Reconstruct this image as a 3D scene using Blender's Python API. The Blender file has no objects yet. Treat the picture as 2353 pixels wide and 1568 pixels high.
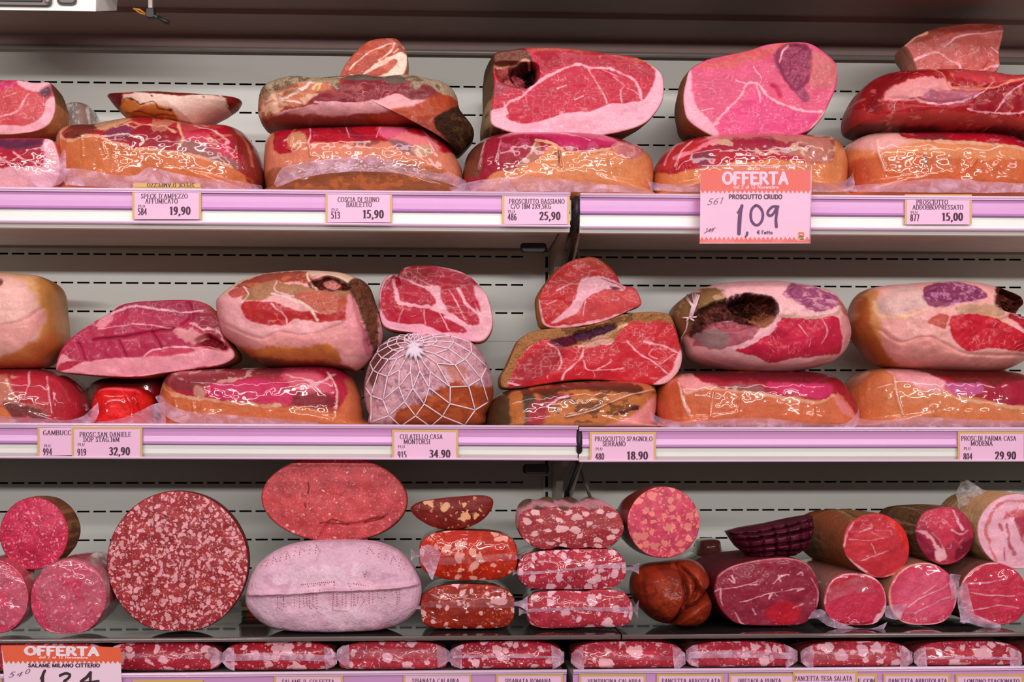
import bpy, math, random
import numpy as np
from mathutils import Vector
SC = bpy.context.scene
COL = SC.collection
R = math.radians
# ---------------------------------------------------------------- camera
FPX, D, EYE, YAW, HOR = 3268.0, 1.96, 1.30, math.atan(0.0486), 1000.0
cam_d = bpy.data.cameras.new('camera'); cam = bpy.data.objects.new('camera', cam_d); COL.objects.link(cam)
cam_d.sensor_width = 36.0; cam_d.lens = FPX / 2353 * 36.0
cam_d.shift_y = (HOR - 784.0) / 2353.0
cam_d.clip_start = 0.05; cam_d.clip_end = 60
cam.location = (0, -D, EYE); cam.rotation_euler = (R(90), 0, -YAW)
SC.camera = cam
# ---------------------------------------------------------------- look
SC.view_settings.view_transform = 'Standard'; SC.view_settings.look = 'None'
SC.view_settings.gamma = 1.0; SC.view_settings.use_curve_mapping = False
SC.view_settings.exposure = 0.0
SC.cycles.max_bounces = 8; SC.cycles.transparent_max_bounces = 12
SC.cycles.use_denoising = True
# ---------------------------------------------------------------- world and lamps
w = bpy.data.worlds.new('shop'); SC.world = w; w.use_nodes = True
w.node_tree.nodes['Background'].inputs[0].default_value = (0.55, 0.49, 0.46, 1)
w.node_tree.nodes['Background'].inputs[1].default_value = 0.17
def area(name, loc, target, sx, sy, watts, col):
    d = bpy.data.lights.new(name, 'AREA'); d.shape = 'RECTANGLE'; d.size = sx; d.size_y = sy
    d.energy = watts; d.color = col
    o = bpy.data.objects.new(name, d); COL.objects.link(o); o.location = loc
    o.rotation_euler = (Vector(target) - Vector(loc)).to_track_quat('-Z', 'Y').to_euler()
    return o
area('canopy_lamp', (0.1, -0.62, EYE + 0.86), (0.1, 0.10, EYE - 0.05), 2.6, 0.09, 7, (1.0, 0.84, 0.90))
area('shop_ceiling_lamp', (0.2, -4.4, EYE + 1.66), (0.1, 0.1, EYE), 5.0, 0.15, 70, (1.0, 0.96, 0.95))
area('opposite_case_lamp', (0.2, -4.4, EYE + 0.78), (0.1, 0.1, EYE), 5.0, 0.12, 90, (1.0, 0.95, 0.94))
# ---------------------------------------------------------------- pixel <-> place helpers (image is 2353 x 1568)
SY, CY = math.sin(YAW), math.cos(YAW)
def wx(u, Y):
    dx = (np.asarray(u, float) - 1176.5) / FPX
    t = (Y + D) / (CY - dx * SY)
    return t * (SY + dx * CY)
def wxz(u, v, Y):
    dx = (np.asarray(u, float) - 1176.5) / FPX
    t = (Y + D) / (CY - dx * SY)
    return t * (SY + dx * CY), EYE - t * (np.asarray(v, float) - HOR) / FPX
def pt(u, v, Y):
    x, z = wxz(u, v, Y); return (float(x), Y, float(z))
def shelf_v(z, u, Y):
    "image row at which height z shows at column u and depth Y"
    dx = (u - 1176.5) / FPX; t = (Y + D) / (CY - dx * SY)
    return HOR + (EYE - z) * FPX / t
# ---------------------------------------------------------------- colour, noise, outlines
def lin(c):
    c = np.asarray(c, float) / 255.0
    return np.where(c <= 0.04045, c / 12.92, ((c + 0.055) / 1.055) ** 2.4)
def _h(i, j, s):
    n = np.sin(i * 127.1 + j * 311.7 + s * 74.7) * 43758.5453
    return n - np.floor(n)
def vn(x, y, s=0):
    i, j = np.floor(x), np.floor(y); f, g = x - i, y - j
    f = f * f * (3 - 2 * f); g = g * g * (3 - 2 * g)
    return (_h(i, j, s) * (1 - f) + _h(i + 1, j, s) * f) * (1 - g) + (_h(i, j + 1, s) * (1 - f) + _h(i + 1, j + 1, s) * f) * g
def fbm(x, y, s=0, o=3):
    a, t = 0.5, 0
    for k in range(o):
        t = t + a * (vn(x, y, s + k) - 0.5) * 2; x = x * 2.03; y = y * 2.03; a *= 0.5
    return t
def P(s):
    if isinstance(s, str): return np.array([[float(a) for a in p.split(',')] for p in s.split()])
    return np.asarray(s, float)
def spline(p, closed=True, k=8):
    n = len(p); out = []
    for i in range(n if closed else n - 1):
        if closed: a, b, c, d = p[i - 1], p[i], p[(i + 1) % n], p[(i + 2) % n]
        else: a, b, c, d = p[max(i - 1, 0)], p[i], p[i + 1], p[min(i + 2, n - 1)]
        for q in range(k):
            t = q / k
            out.append(0.5 * (2 * b + (c - a) * t + (2 * a - 5 * b + 4 * c - d) * t * t + (3 * b - a - 3 * c + d) * t ** 3))
    if not closed: out.append(p[-1])
    return np.array(out)
def resample(p, n, closed=True):
    q = np.vstack([p, p[:1]]) if closed else p
    L = np.r_[0, np.cumsum(np.hypot(*np.diff(q, axis=0).T))]
    t = np.linspace(0, L[-1], n + 1)[:-1] if closed else np.linspace(0, L[-1], n)
    return np.c_[np.interp(t, L, q[:, 0]), np.interp(t, L, q[:, 1])]
def ell(cx, cy, rx, ry, rot=0, n=28, wob=0.0, seed=1):
    a = np.linspace(0, 2 * math.pi, n, endpoint=False)
    rr = 1 + wob * np.array([fbm(np.array(math.cos(t) * 1.3 + seed), np.array(math.sin(t) * 1.3), seed) for t in a])
    x, y = rx * np.cos(a) * rr, ry * np.sin(a) * rr; c, s = math.cos(R(rot)), math.sin(R(rot))
    return np.c_[cx + x * c - y * s, cy + x * s + y * c]
def rrect(x0, y0, x1, y1, p=3.2, n=36, rot=0, wob=0.0, seed=1):
    a = np.linspace(0, 2 * math.pi, n, endpoint=False); cx, cy = (x0 + x1) / 2, (y0 + y1) / 2
    c, s = np.cos(a), np.sin(a); r = (np.abs(c) ** p + np.abs(s) ** p) ** (-1 / p)
    r = r * (1 + wob * fbm(c * 1.5 + seed, s * 1.5, seed))
    x, y = (x1 - x0) / 2 * r * c, (y1 - y0) / 2 * r * s; C_, S_ = math.cos(R(rot)), math.sin(R(rot))
    return np.c_[cx + x * C_ - y * S_, cy + x * S_ + y * C_]
def segdist(p, a, b):
    d = b - a; L = (d * d).sum() or 1e-9
    t = np.clip(((p - a) @ d) / L, 0, 1); q = p - a - t[:, None] * d
    return np.hypot(q[:, 0], q[:, 1])
def polyline_dist(p, q):
    m = np.full(len(p), 1e9)
    lo, hi = q.min(0) - 60, q.max(0) + 60
    near = ((p > lo) & (p < hi)).all(1)
    if near.any():
        pn = p[near]; mm = np.full(len(pn), 1e9)
        for i in range(len(q) - 1): mm = np.minimum(mm, segdist(pn, q[i], q[i + 1]))
        m[near] = mm
    return m
def poly_sd(p, q):
    "signed distance, positive inside"
    d = polyline_dist(p, np.vstack([q, q[:1]])); ins = np.zeros(len(p), bool)
    x, y = p[:, 0], p[:, 1]
    for i in range(len(q)):
        x0, y0 = q[i]; x1, y1 = q[(i + 1) % len(q)]
        if y0 == y1: continue
        c = ((y0 > y) != (y1 > y)) & (x < (x1 - x0) * (y - y0) / (y1 - y0) + x0); ins ^= c
    return np.where(ins, d, -d)
def sst(x): x = np.clip(x, 0, 1); return x * x * (3 - 2 * x)
# ---------------------------------------------------------------- mesh building
def mesh_obj(name, v, faces, mat, parent=None, smooth=True, attrs=None, normals=None):
    me = bpy.data.meshes.new(name); v = np.asarray(v, np.float32)
    fl = [np.asarray(f, np.int32) for f in (faces if isinstance(faces, list) else [faces]) if len(f)]
    loops = np.concatenate([f.ravel() for f in fl]); tot = np.concatenate([np.full(len(f), f.shape[1], np.int32) for f in fl])
    st = np.r_[0, np.cumsum(tot)[:-1]].astype(np.int32)
    me.vertices.add(len(v)); me.vertices.foreach_set('co', v.ravel())
    me.loops.add(len(loops)); me.loops.foreach_set('vertex_index', loops)
    me.polygons.add(len(tot)); me.polygons.foreach_set('loop_start', st)
    me.update(calc_edges=True)
    me.polygons.foreach_set('use_smooth', np.full(len(tot), smooth, bool))
    if attrs:
        for k, a in attrs.items():
            if a.ndim == 2:
                at = me.attributes.new(k, 'FLOAT_COLOR', 'POINT'); at.data.foreach_set('color', np.c_[a, np.ones(len(a))].astype(np.float32).ravel())
            else:
                at = me.attributes.new(k, 'FLOAT', 'POINT'); at.data.foreach_set('value', a.astype(np.float32))
    me.validate()
    if normals is not None: me.normals_split_custom_set_from_vertices(normals.tolist())
    me.materials.append(mat)
    o = bpy.data.objects.new(name, me); COL.objects.link(o)
    if parent is not None: o.parent = parent
    return o
def thing(name, label, cat, loc, group=None):
    o = bpy.data.objects.new(name, None); COL.objects.link(o); o.location = loc; o.empty_display_size = 0.03
    o['label'] = label; o['category'] = cat
    if group: o['group'] = group
    return o
class MB:
    "collects boxes, tubes and extruded profiles into one mesh"
    def __init__(s): s.v = []; s.q = []; s.n = 0
    def add(s, v, q): s.v.append(np.asarray(v, float)); s.q.append(np.asarray(q, int) + s.n); s.n += len(v)
    def box(s, x0, x1, y0, y1, z0, z1, b=0.0):
        if b <= 0:
            v = [(x, y, z) for x in (x0, x1) for y in (y0, y1) for z in (z0, z1)]
            s.add(v, [(0, 1, 3, 2), (4, 6, 7, 5), (0, 4, 5, 1), (2, 3, 7, 6), (0, 2, 6, 4), (1, 5, 7, 3)])
        else:
            ring = []
            for cx, cz, a0 in ((x1 - b, z1 - b, 0), (x0 + b, z1 - b, 90), (x0 + b, z0 + b, 180), (x1 - b, z0 + b, 270)):
                for k in range(5): ring.append((cx + b * math.cos(R(a0 + k * 22.5)), cz + b * math.sin(R(a0 + k * 22.5))))
            s.prism_y(ring, y0, y1, b * 0.5)
    def prism_y(s, ring, y0, y1, b=0.0):
        ring = np.asarray(ring, float); n = len(ring); c = ring.mean(0); k = 1 - b / max(1e-6, np.abs(ring - c).max())
        rows = [(y0, k), (y0 + b, 1), (y1 - b, 1), (y1, k)] if b > 0 else [(y0, 1), (y1, 1)]
        v = [(c[0], y0, c[1])]
        for y, kk in rows: v += [(c[0] + (p[0] - c[0]) * kk, y, c[1] + (p[1] - c[1]) * kk) for p in ring]
        v.append((c[0], y1, c[1])); q = []; m = len(rows)
        for r in range(m - 1):
            for i in range(n): q.append((1 + r * n + i, 1 + r * n + (i + 1) % n, 1 + (r + 1) * n + (i + 1) % n, 1 + (r + 1) * n + i))
        for i in range(0, n):
            q.append((0, 1 + (i + 1) % n, 1 + i, 1 + i)); e = 1 + (m - 1) * n; q.append((len(v) - 1, e + i, e + (i + 1) % n, e + (i + 1) % n))
        s.add(v, q)
    def extrude_x(s, prof, x0, x1, z0=0.0, z1=0.0, closed=True):
        "profile of (y, z) run from x0 to x1; z0, z1 lift its two ends"
        n = len(prof); v = [(x0, y, z + z0) for y, z in prof] + [(x1, y, z + z1) for y, z in prof]
        q = [(i, (i + 1) % n, n + (i + 1) % n, n + i) for i in range(n if closed else n - 1)]
        if closed:
            c = np.mean(prof, axis=0); v += [(x0, c[0], c[1] + z0), (x1, c[0], c[1] + z1)]
            for i in range(n): q.append((2 * n, (i + 1) % n, i, i)); q.append((2 * n + 1, n + i, n + (i + 1) % n, n + (i + 1) % n))
        s.add(v, q)
    def tube(s, pts, r, n=8):
        pts = [Vector(p) for p in pts]; v = []; m = len(pts)
        rr = r if hasattr(r, '__len__') else [r] * m
        for i, p in enumerate(pts):
            t = (pts[min(i + 1, m - 1)] - pts[max(i - 1, 0)]).normalized()
            a = t.orthogonal().normalized() if i == 0 else (a - t * a.dot(t)).normalized()
            b = t.cross(a)
            for k in range(n):
                w_ = 2 * math.pi * k / n; v.append(tuple(p + (a * math.cos(w_) + b * math.sin(w_)) * rr[i]))
        q = [(i * n + k, i * n + (k + 1) % n, (i + 1) * n + (k + 1) % n, (i + 1) * n + k) for i in range(m - 1) for k in range(n)]
        v += [tuple(pts[0]), tuple(pts[-1])]
        for k in range(n):
            q.append((m * n, (k + 1) % n, k, k)); e = (m - 1) * n; q.append((m * n + 1, e + k, e + (k + 1) % n, e + (k + 1) % n))
        s.add(v, q)
    def build(s, name, mat, parent=None, smooth=False):
        v = np.vstack(s.v); q = np.vstack(s.q)
        if parent is not None: v = v - np.array(parent.matrix_world.translation if parent.parent else parent.location)
        tri = q[:, 2] == q[:, 3]
        return mesh_obj(name, v, [q[~tri], q[tri][:, :3]], mat, parent, smooth)
# ---------------------------------------------------------------- materials
class NT:
    def __init__(s, name):
        s.m = bpy.data.materials.new(name); s.m.use_nodes = True; s.t = s.m.node_tree; s.t.nodes.clear()
        s.out = s.n('ShaderNodeOutputMaterial')
    def n(s, t, **k):
        o = s.t.nodes.new(t)
        for a, b in k.items(): setattr(o, a, b)
        return o
    def l(s, a, b): s.t.links.new(a, b)
    def i(s, node, **k):
        for a, b in k.items():
            sock = node.inputs[int(a[1:])] if a[0] == '_' else node.inputs[a.replace('__', ' ')]
            if hasattr(b, 'links') or isinstance(b, bpy.types.NodeSocket): s.l(b, sock)
            else: sock.default_value = b
        return node
    def math(s, op, a, b=None, c=None, clamp=False):
        o = s.n('ShaderNodeMath', operation=op, use_clamp=clamp)
        for k, x in enumerate((a, b, c)):
            if x is None: continue
            if isinstance(x, bpy.types.NodeSocket): s.l(x, o.inputs[k])
            else: o.inputs[k].default_value = x
        return o.outputs[0]
    def mix(s, f, a, b, blend='MIX'):
        o = s.n('ShaderNodeMix', data_type='RGBA', blend_type=blend)
        for k, x in ((0, f), (6, a), (7, b)):
            if isinstance(x, bpy.types.NodeSocket): s.l(x, o.inputs[k])
            else: o.inputs[k].default_value = x if not hasattr(x, '__len__') or len(x) == 4 else (*x, 1)
        return o.outputs[2]
    def noise(s, vec, scale, detail=3, rough=0.55, dist=0.0):
        o = s.n('ShaderNodeTexNoise'); s.l(vec, o.inputs['Vector'])
        s.i(o, Scale=scale, Detail=detail, Roughness=rough, Distortion=dist); return o.outputs[0]
    def step(s, x, lo, hi):
        o = s.n('ShaderNodeMapRange', interpolation_type='SMOOTHSTEP')
        s.l(x, o.inputs[0]); o.inputs[1].default_value = lo; o.inputs[2].default_value = hi; return o.outputs[0]
    def coords(s, stretch=(1, 1, 1)):
        tc = s.n('ShaderNodeTexCoord'); oi = s.n('ShaderNodeObjectInfo')
        k = s.math('MULTIPLY', oi.outputs['Random'], 37.0)
        a = s.n('ShaderNodeVectorMath', operation='ADD'); s.l(tc.outputs['Object'], a.inputs[0])
        cb = s.n('ShaderNodeCombineXYZ'); s.l(k, cb.inputs[0]); s.l(k, cb.inputs[2]); s.l(cb.outputs[0], a.inputs[1])
        m = s.n('ShaderNodeVectorMath', operation='MULTIPLY'); s.l(a.outputs[0], m.inputs[0]); m.inputs[1].default_value = stretch
        return m.outputs[0]
    def bsdf(s, **k):
        b = s.n('ShaderNodeBsdfPrincipled'); s.i(b, **k); s.l(b.outputs[0], s.out.inputs[0]); return b
    def bump(s, h, strength, dist):
        b = s.n('ShaderNodeBump'); s.l(h, b.inputs['Height']); b.inputs['Strength'].default_value = strength
        b.inputs['Distance'].default_value = dist; return b.outputs[0]
def L4(c): return (*[float(x) for x in lin(c)], 1.0)
def plain(name, c, rough=0.5, metal=0.0, spec=0.5, coat=0.0, var=0.06, bumpy=0.0, scale=30, alpha=1.0):
    t = NT(name); v = t.coords(); n = t.noise(v, scale, 4)
    c = lin(c); col = t.mix(n, c * (1 - var * 2), np.minimum(c * (1 + var * 2), 1.0))
    k = dict(Base__Color=col, Roughness=rough, Metallic=metal, Coat__Weight=coat)
    b = t.bsdf(**k); b.inputs['Specular IOR Level'].default_value = spec; b.inputs['Alpha'].default_value = alpha
    if bumpy: t.l(t.bump(n, bumpy, 0.002), b.inputs['Normal'])
    return t.m
_meat = {}
def meat(finish):
    "vertex colour carries the muscle, fat and rind patches; nodes add grain, marbling and gloss"
    if finish in _meat: return _meat[finish]
    f = dict(cut=(0.42, 0.12, 0.25, 1.0), film=(0.36, 0.95, 0.5, 0.35), dry=(0.62, 0.0, 0.8, 0.0), crust=(0.8, 0.0, 1.6, 0.0),
             wax=(0.34, 0.25, 0.3, 0.0))[finish]
    t = NT('meat_' + finish); v = t.coords()
    at = t.n('ShaderNodeAttribute', attribute_name='col'); ve = t.n('ShaderNodeAttribute', attribute_name='vein')
    base = at.outputs['Color']
    n1 = t.noise(v, 45, 5, 0.6); n2 = t.noise(v, 330, 3, 0.6)
    k = t.math('MULTIPLY_ADD', n1, 0.62, 0.50); k2 = t.math('MULTIPLY_ADD', n2, 0.44 if finish != 'crust' else 0.9, 0.78 if finish != 'crust' else 0.55)
    kk = t.math('MULTIPLY', t.math('ADD', k, 0.19), k2)
    cmb = t.n('ShaderNodeCombineColor'); [t.l(kk, cmb.inputs[i]) for i in range(3)]
    col = t.mix(1.0, base, cmb.outputs[0], 'MULTIPLY')
    if f[3] > 0:
        wn = t.n('ShaderNodeTexNoise'); t.l(v, wn.inputs['Vector']); t.i(wn, Scale=28.0, Detail=3.0)
        wv = t.n('ShaderNodeVectorMath', operation='MULTIPLY_ADD'); t.l(wn.outputs['Color'], wv.inputs[0]); wv.inputs[1].default_value = (0.055,) * 3; t.l(v, wv.inputs[2])
        def veins(scale, wid, seed):
            vo = t.n('ShaderNodeTexVoronoi', feature='DISTANCE_TO_EDGE'); t.l(wv.outputs[0], vo.inputs['Vector']); vo.inputs['Scale'].default_value = scale
            br = t.noise(v, 38 + seed, 2); a = t.step(vo.outputs['Distance'], wid, wid * 0.25)
            return t.math('MULTIPLY', a, t.step(br, 0.54, 0.70))
        m = t.math('MAXIMUM', veins(30, 0.028, 3), t.math('MULTIPLY', veins(85, 0.05, 11), 0.75))
        m = t.math('MULTIPLY', t.math('MULTIPLY', m, ve.outputs['Fac']), 0.72 * f[3], clamp=True)
        col = t.mix(m, col, (*lin((238, 165, 165)), 1))
    b = t.bsdf(Base__Color=col, Roughness=f[0], Coat__Weight=f[1], Coat__Roughness=0.09 if finish != 'film' else 0.075)
    b.inputs['Specular IOR Level'].default_value = 0.16
    h = t.math('ADD', t.math('MULTIPLY', n1, 1.2), t.math('MULTIPLY', n2, 0.35))
    t.l(t.bump(h, f[2], 0.004 if finish != 'crust' else 0.006), b.inputs['Normal'])
    if finish == 'film':
        wv2 = t.noise(t.coords((0.32, 1, 1.7)), 12, 1.2, 0.5, 1.0); cr = t.noise(t.coords((2.4, 1, 0.4)), 30, 1.0, 0.5, 1.0)
        hh = t.math('ADD', t.math('MULTIPLY', wv2, 1.0), t.math('MULTIPLY', cr, 0.14))
        t.l(t.bump(hh, 0.36, 0.010), b.inputs['Coat Normal'])
    if finish in ('cut', 'film'):
        b.inputs['Subsurface Weight'].default_value = 0.06; b.inputs['Subsurface Radius'].default_value = (0.006, 0.002, 0.0015)
        b.inputs['Subsurface Scale'].default_value = 1.0
    _meat[finish] = t.m; return t.m
_sal = {}
def salami(base, fat, big=70, thr=0.30, frac=0.5, fine=0.5, fscale=260, coat=0.0, dark=0.75, stretch=(1, 1, 1), rough=0.42, fine2=None):
    "minced meat with lumps and flecks of fat"
    key = (base, fat, big, thr, frac, fine, fscale, coat, dark, stretch)
    if key in _sal: return _sal[key]
    t = NT('salami'); v = t.coords(stretch)
    wn = t.n('ShaderNodeTexNoise'); t.l(v, wn.inputs['Vector']); t.i(wn, Scale=90.0, Detail=3.0)
    wv = t.n('ShaderNodeVectorMath', operation='MULTIPLY_ADD'); t.l(wn.outputs['Color'], wv.inputs[0]); wv.inputs[1].default_value = (0.014,) * 3; t.l(v, wv.inputs[2])
    def lumps(scale, thr, frac):
        vo = t.n('ShaderNodeTexVoronoi', feature='F1'); t.l(wv.outputs[0], vo.inputs['Vector']); vo.inputs['Scale'].default_value = scale
        sp = t.n('ShaderNodeSeparateColor'); t.l(vo.outputs['Color'], sp.inputs[0])
        size = t.math('MULTIPLY_ADD', sp.outputs[1], thr * 0.9, thr * 0.55)
        on = t.math('LESS_THAN', sp.outputs[0], frac)
        e = t.math('SUBTRACT', size, vo.outputs['Distance'])
        return t.math('MULTIPLY', t.step(e, -0.035, 0.05), on), sp.outputs[2]
    lm, rnd = lumps(big, thr, frac); fl, _ = lumps(fscale, 0.36, fine)
    n1 = t.noise(v, 60, 4); n2 = t.noise(v, 420, 3, 0.65)
    b0 = lin(base); f0 = lin(fat)
    col = t.mix(t.step(n1, 0.3, 0.7), b0 * dark, b0 * 1.12)
    col = t.mix(t.math('MULTIPLY', t.step(n2, 0.42, 0.66), 0.45), col, b0 * 0.5)
    col = t.mix(t.math('MULTIPLY', fl, 0.62), col, f0 * 0.85 if fine2 is None else lin(fine2))
    fc = t.mix(rnd, f0 * 0.86, np.minimum(f0 * 1.12, 1)); col = t.mix(t.math('MULTIPLY', lm, 0.93), col, fc)
    b = t.bsdf(Base__Color=col, Roughness=rough, Coat__Weight=coat, Coat__Roughness=0.06)
    b.inputs['Specular IOR Level'].default_value = 0.2
    h = t.math('ADD', t.math('MULTIPLY', n2, 0.5), t.math('MULTIPLY', lm, 0.3)); t.l(t.bump(h, 0.22, 0.003), b.inputs['Normal'])
    if coat > 0:
        wv2 = t.noise(t.coords((0.6, 1, 1.3)), 18, 1.5, 0.5, 1.6); t.l(t.bump(wv2, 0.5, 0.009), b.inputs['Coat Normal'])
    _sal[key] = t.m; return t.m
def film_mat(name, tint, cover, rough=0.12, bump=0.6, scale=45):
    "thin clear plastic: mostly lets through what lies behind, milky where it creases, glossy"
    t = NT(name); v = t.coords(); n = t.noise(v, scale, 4, 0.6, 1.0)
    tr = t.n('ShaderNodeBsdfTransparent'); tr.inputs[0].default_value = (0.97, 0.94, 0.96, 1)
    b = t.n('ShaderNodeBsdfPrincipled'); b.inputs['Base Color'].default_value = L4(tint); b.inputs['Roughness'].default_value = rough
    t.l(t.bump(n, bump, 0.006), b.inputs['Normal'])
    fac = t.math('MULTIPLY_ADD', t.step(n, 0.42, 0.66), cover * 0.7, cover * 0.65)
    lw = t.n('ShaderNodeLayerWeight'); lw.inputs[0].default_value = 0.25
    fac = t.math('ADD', fac, t.math('MULTIPLY', lw.outputs['Facing'], 0.25), clamp=True)
    mx = t.n('ShaderNodeMixShader'); t.l(fac, mx.inputs[0]); t.l(tr.outputs[0], mx.inputs[1]); t.l(b.outputs[0], mx.inputs[2]); t.l(mx.outputs[0], t.out.inputs[0])
    return t.m
FILM = film_mat('plastic_film', (240, 196, 222), 0.42)
FILMTHIN = film_mat('clear_wrap', (236, 205, 215), 0.10, 0.10, 0.9, 70)
WRAP = film_mat('crumpled_wrap', (226, 222, 218), 0.34, 0.10, 1.0, 60)
# ---------------------------------------------------------------- patterned solids
#          colour (sRGB as seen under white light), marbling
PAL = dict(L=((176, 18, 38), 1), D=((118, 12, 26), .4), K=((222, 70, 108), .5), F=((240, 172, 182), 0), W=((240, 205, 188), 0),
           O=((208, 114, 66), 0), B=((112, 58, 32), 0), G=((168, 144, 116), 0), Y=((226, 182, 120), 0), V=((96, 36, 62), .2),
           R=((200, 36, 40), 1), M=((200, 40, 92), .5), C=((226, 166, 132), 0), X=((58, 24, 16), 0), T=((190, 128, 74), 0), Q=((205, 72, 76), .8))
def cv(c): return PAL[c] if isinstance(c, str) else (c, 0) if len(c) == 3 else (c[:3], c[3])
def paint(uv, base, regs, seed):
    c0, v0 = cv(base); col = np.tile(lin(c0), (len(uv), 1)); vein = np.full(len(uv), float(v0)); dy = np.zeros(len(uv))
    nx, ny = fbm(uv[:, 0] / 26, uv[:, 1] / 26, seed, 4), fbm(uv[:, 0] / 26 + 50, uv[:, 1] / 26, seed + 9, 4)
    fine = fbm(uv[:, 0] / 7, uv[:, 1] / 7, seed + 3, 3)
    for r in regs:
        k = r[0]
        if k == 'p':       # filled patch: colour, points, softness, edge raggedness
            q = spline(P(r[2])); soft = r[3] if len(r) > 3 else 3; rag = r[4] if len(r) > 4 else 4
            d = poly_sd(uv + np.c_[nx, ny] * rag, q); m = sst((d + fine * rag * 0.5) / soft + 0.5)
        elif k == 'l':     # line: colour, points, width
            q = spline(P(r[2]), False, 5); wd = r[3] if len(r) > 3 else 4; rag = r[4] if len(r) > 4 else 3
            d = polyline_dist(uv + np.c_[nx, ny] * rag, q); lo = fbm(uv[:, 0] / 17 + 5, uv[:, 1] / 17, seed + 31, 2); ww = wd * (0.42 + 0.30 * fine + 0.30 * lo); m = sst((ww - d) / 2.4 + 0.5) * np.clip(0.9 + 0.5 * lo, 0.25, 1)
        elif k == 'd':     # dent (+) or swelling (-), in metres: points, softness
            q = spline(P(r[2])); soft = r[3] if len(r) > 3 else 8
            d = poly_sd(uv + np.c_[nx, ny] * 4, q); dy += r[1] * sst(d / soft + 0.5) * (1 + (0.5 if r[1] > 0 else 0.08) * fine); continue
        elif k == 'g':     # groove (+) or ridge (-): points, width
            q = spline(P(r[2]), False, 5); d = polyline_dist(uv + np.c_[nx, ny] * 2, q); dy += r[1] * np.exp(-(d / r[3]) ** 2); continue
        elif k == 'n':     # mottling: colour, noise scale in px, threshold, stretch
            s = r[2]; th = r[3]; sx = r[4] if len(r) > 4 else 1.0; a = r[5] if len(r) > 5 else 0.8
            m = a * sst((fbm(uv[:, 0] / s / sx + nx, uv[:, 1] / s + ny, seed + 21, 4) - th) / 0.14)
            if len(r) > 6: m = m * sst((poly_sd(uv + np.c_[nx, ny] * 5, spline(P(r[6])))) / 8 + 0.5)
        c, vv = cv(r[1]); col = col * (1 - m[:, None]) + lin(c) * m[:, None]; vein = vein * (1 - m) + vv * m
    return col, vein, dy
ITEMS = {}
def solid(key, name, label, cat, out, Y, depth, kind='slab', base='L', regs=(), rind='B', rregs=(), shift=(0, 0), center=None, group=None,
          finish='cut', rfinish='dry', bul=0.02, taper=0.12, lump=0.03, bulge=0.004, sharp=False, rough=0.0012, seed=None, facemat=None, rindmat=None,
          e=(0.62, 0.62), parts=('cut_face', 'rind'), floor=None, patches=None, front=0.5, step=1.9, parent=None, rim=0.005, base_z=None):
    """A solid from its outline. 'slab': flat cut face at depth Y and a body running back by `depth`;
    'pillow': rounded body whose widest section is at Y. floor = height of the surface it rests on."""
    seed = seed if seed is not None else sum(map(ord, key)) % 97
    p = P(out)
    O = resample(p if sharp else spline(p), 600); per = np.hypot(*np.diff(np.vstack([O, O[:1]]), axis=0).T).sum()
    N = int(min(680, max(90, per / step))); O = resample(O, N)
    area2 = (O[:, 0] * np.roll(O[:, 1], -1) - np.roll(O[:, 0], -1) * O[:, 1])
    if area2.sum() > 0: O = O[::-1]
    if center is None: center = O.mean(0)
    c = np.asarray(center, float)
    rad = np.hypot(*(O - c).T).mean(); M = int(min(125, max(24, rad / step)))
    rings = []                                    # (scale, y offset, shift factor, part id)
    if kind == 'slab':
        for s in np.linspace(0.012, 0.975, M): rings.append((s, -bulge * (1 - s * s), 0, 0))
        rings += [(0.988, 0.0006, 0, 0), (0.996, rim * 0.4, 0.01, 1), (1.0, rim, 0.02, 1)]
        for t in np.linspace(0.04, 1, 22):
            rings.append((1 + bul * math.sin(math.pi * min(1, t * 1.1)) - taper * t ** 2.2, rim + depth * 0.86 * t, t, 1))
        s1 = rings[-1][0]
        for a in np.linspace(12, 88, 7): rings.append((s1 * math.cos(R(a)) ** 0.7, rim + depth * (0.86 + 0.14 * math.sin(R(a))), 1, 1))
    else:
        hd = depth / 2; e1, e2 = e
        S = np.r_[np.linspace(0.012, 0.90, M), 0.9 + 0.1 * np.sin(np.linspace(0, math.pi / 2, 14))[1:]]
        S = np.unique(np.clip(S, 0.012, 1.0))
        for s in S: rings.append((s, -hd * 2 * front * (1 - s ** (2 / e1)) ** (e2 / 2 * 1.0) if s < 1 else 0.0, 0, 0))
        for a in np.linspace(8, 88, 16):
            s = math.cos(R(a)) ** e1; rings.append((s, hd * 2 * (1 - front) * math.sin(R(a)) ** e2, math.sin(R(a)), 1))
    nr = len(rings); uv = np.empty((nr, N, 2)); yy = np.empty((nr, N)); sh = np.asarray(shift, float)
    ang = np.arctan2(O[:, 1] - c[1], O[:, 0] - c[0])
    for i, (s, y, k, pid) in enumerate(rings):
        ln = 1.0
        if lump and (k > 0 or kind == 'pillow'):
            w_ = max(k, 0.0) if kind == 'slab' else 0.25
            ln = 1 + lump * w_ * fbm(np.cos(ang) * 1.6 + seed + k * 1.5, np.sin(ang) * 1.6 + k * 2, seed, 3)
        uv[i] = c + (O - c) * (s * ln)[:, None] if lump and not np.isscalar(ln) else c + (O - c) * s
        uv[i] += sh * k; yy[i] = y
    uvf = np.vstack([uv.reshape(-1, 2), [c], [c + sh]]); yf = np.r_[yy.ravel(), rings[0][1], rings[-1][1] + 0.001]
    rid = np.r_[np.repeat([r[3] for r in rings], N), 0, 1]
    nf = int((rid == 0).sum())
    col = np.zeros((len(uvf), 3)); vein = np.zeros(len(uvf)); fm = rid == 0
    if kind == 'pillow' and not rregs and rind == 'B': fm = np.ones(len(uvf), bool)
    cA, vA, dA = paint(uvf[fm], base, regs, seed); col[fm] = cA; vein[fm] = vA
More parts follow.
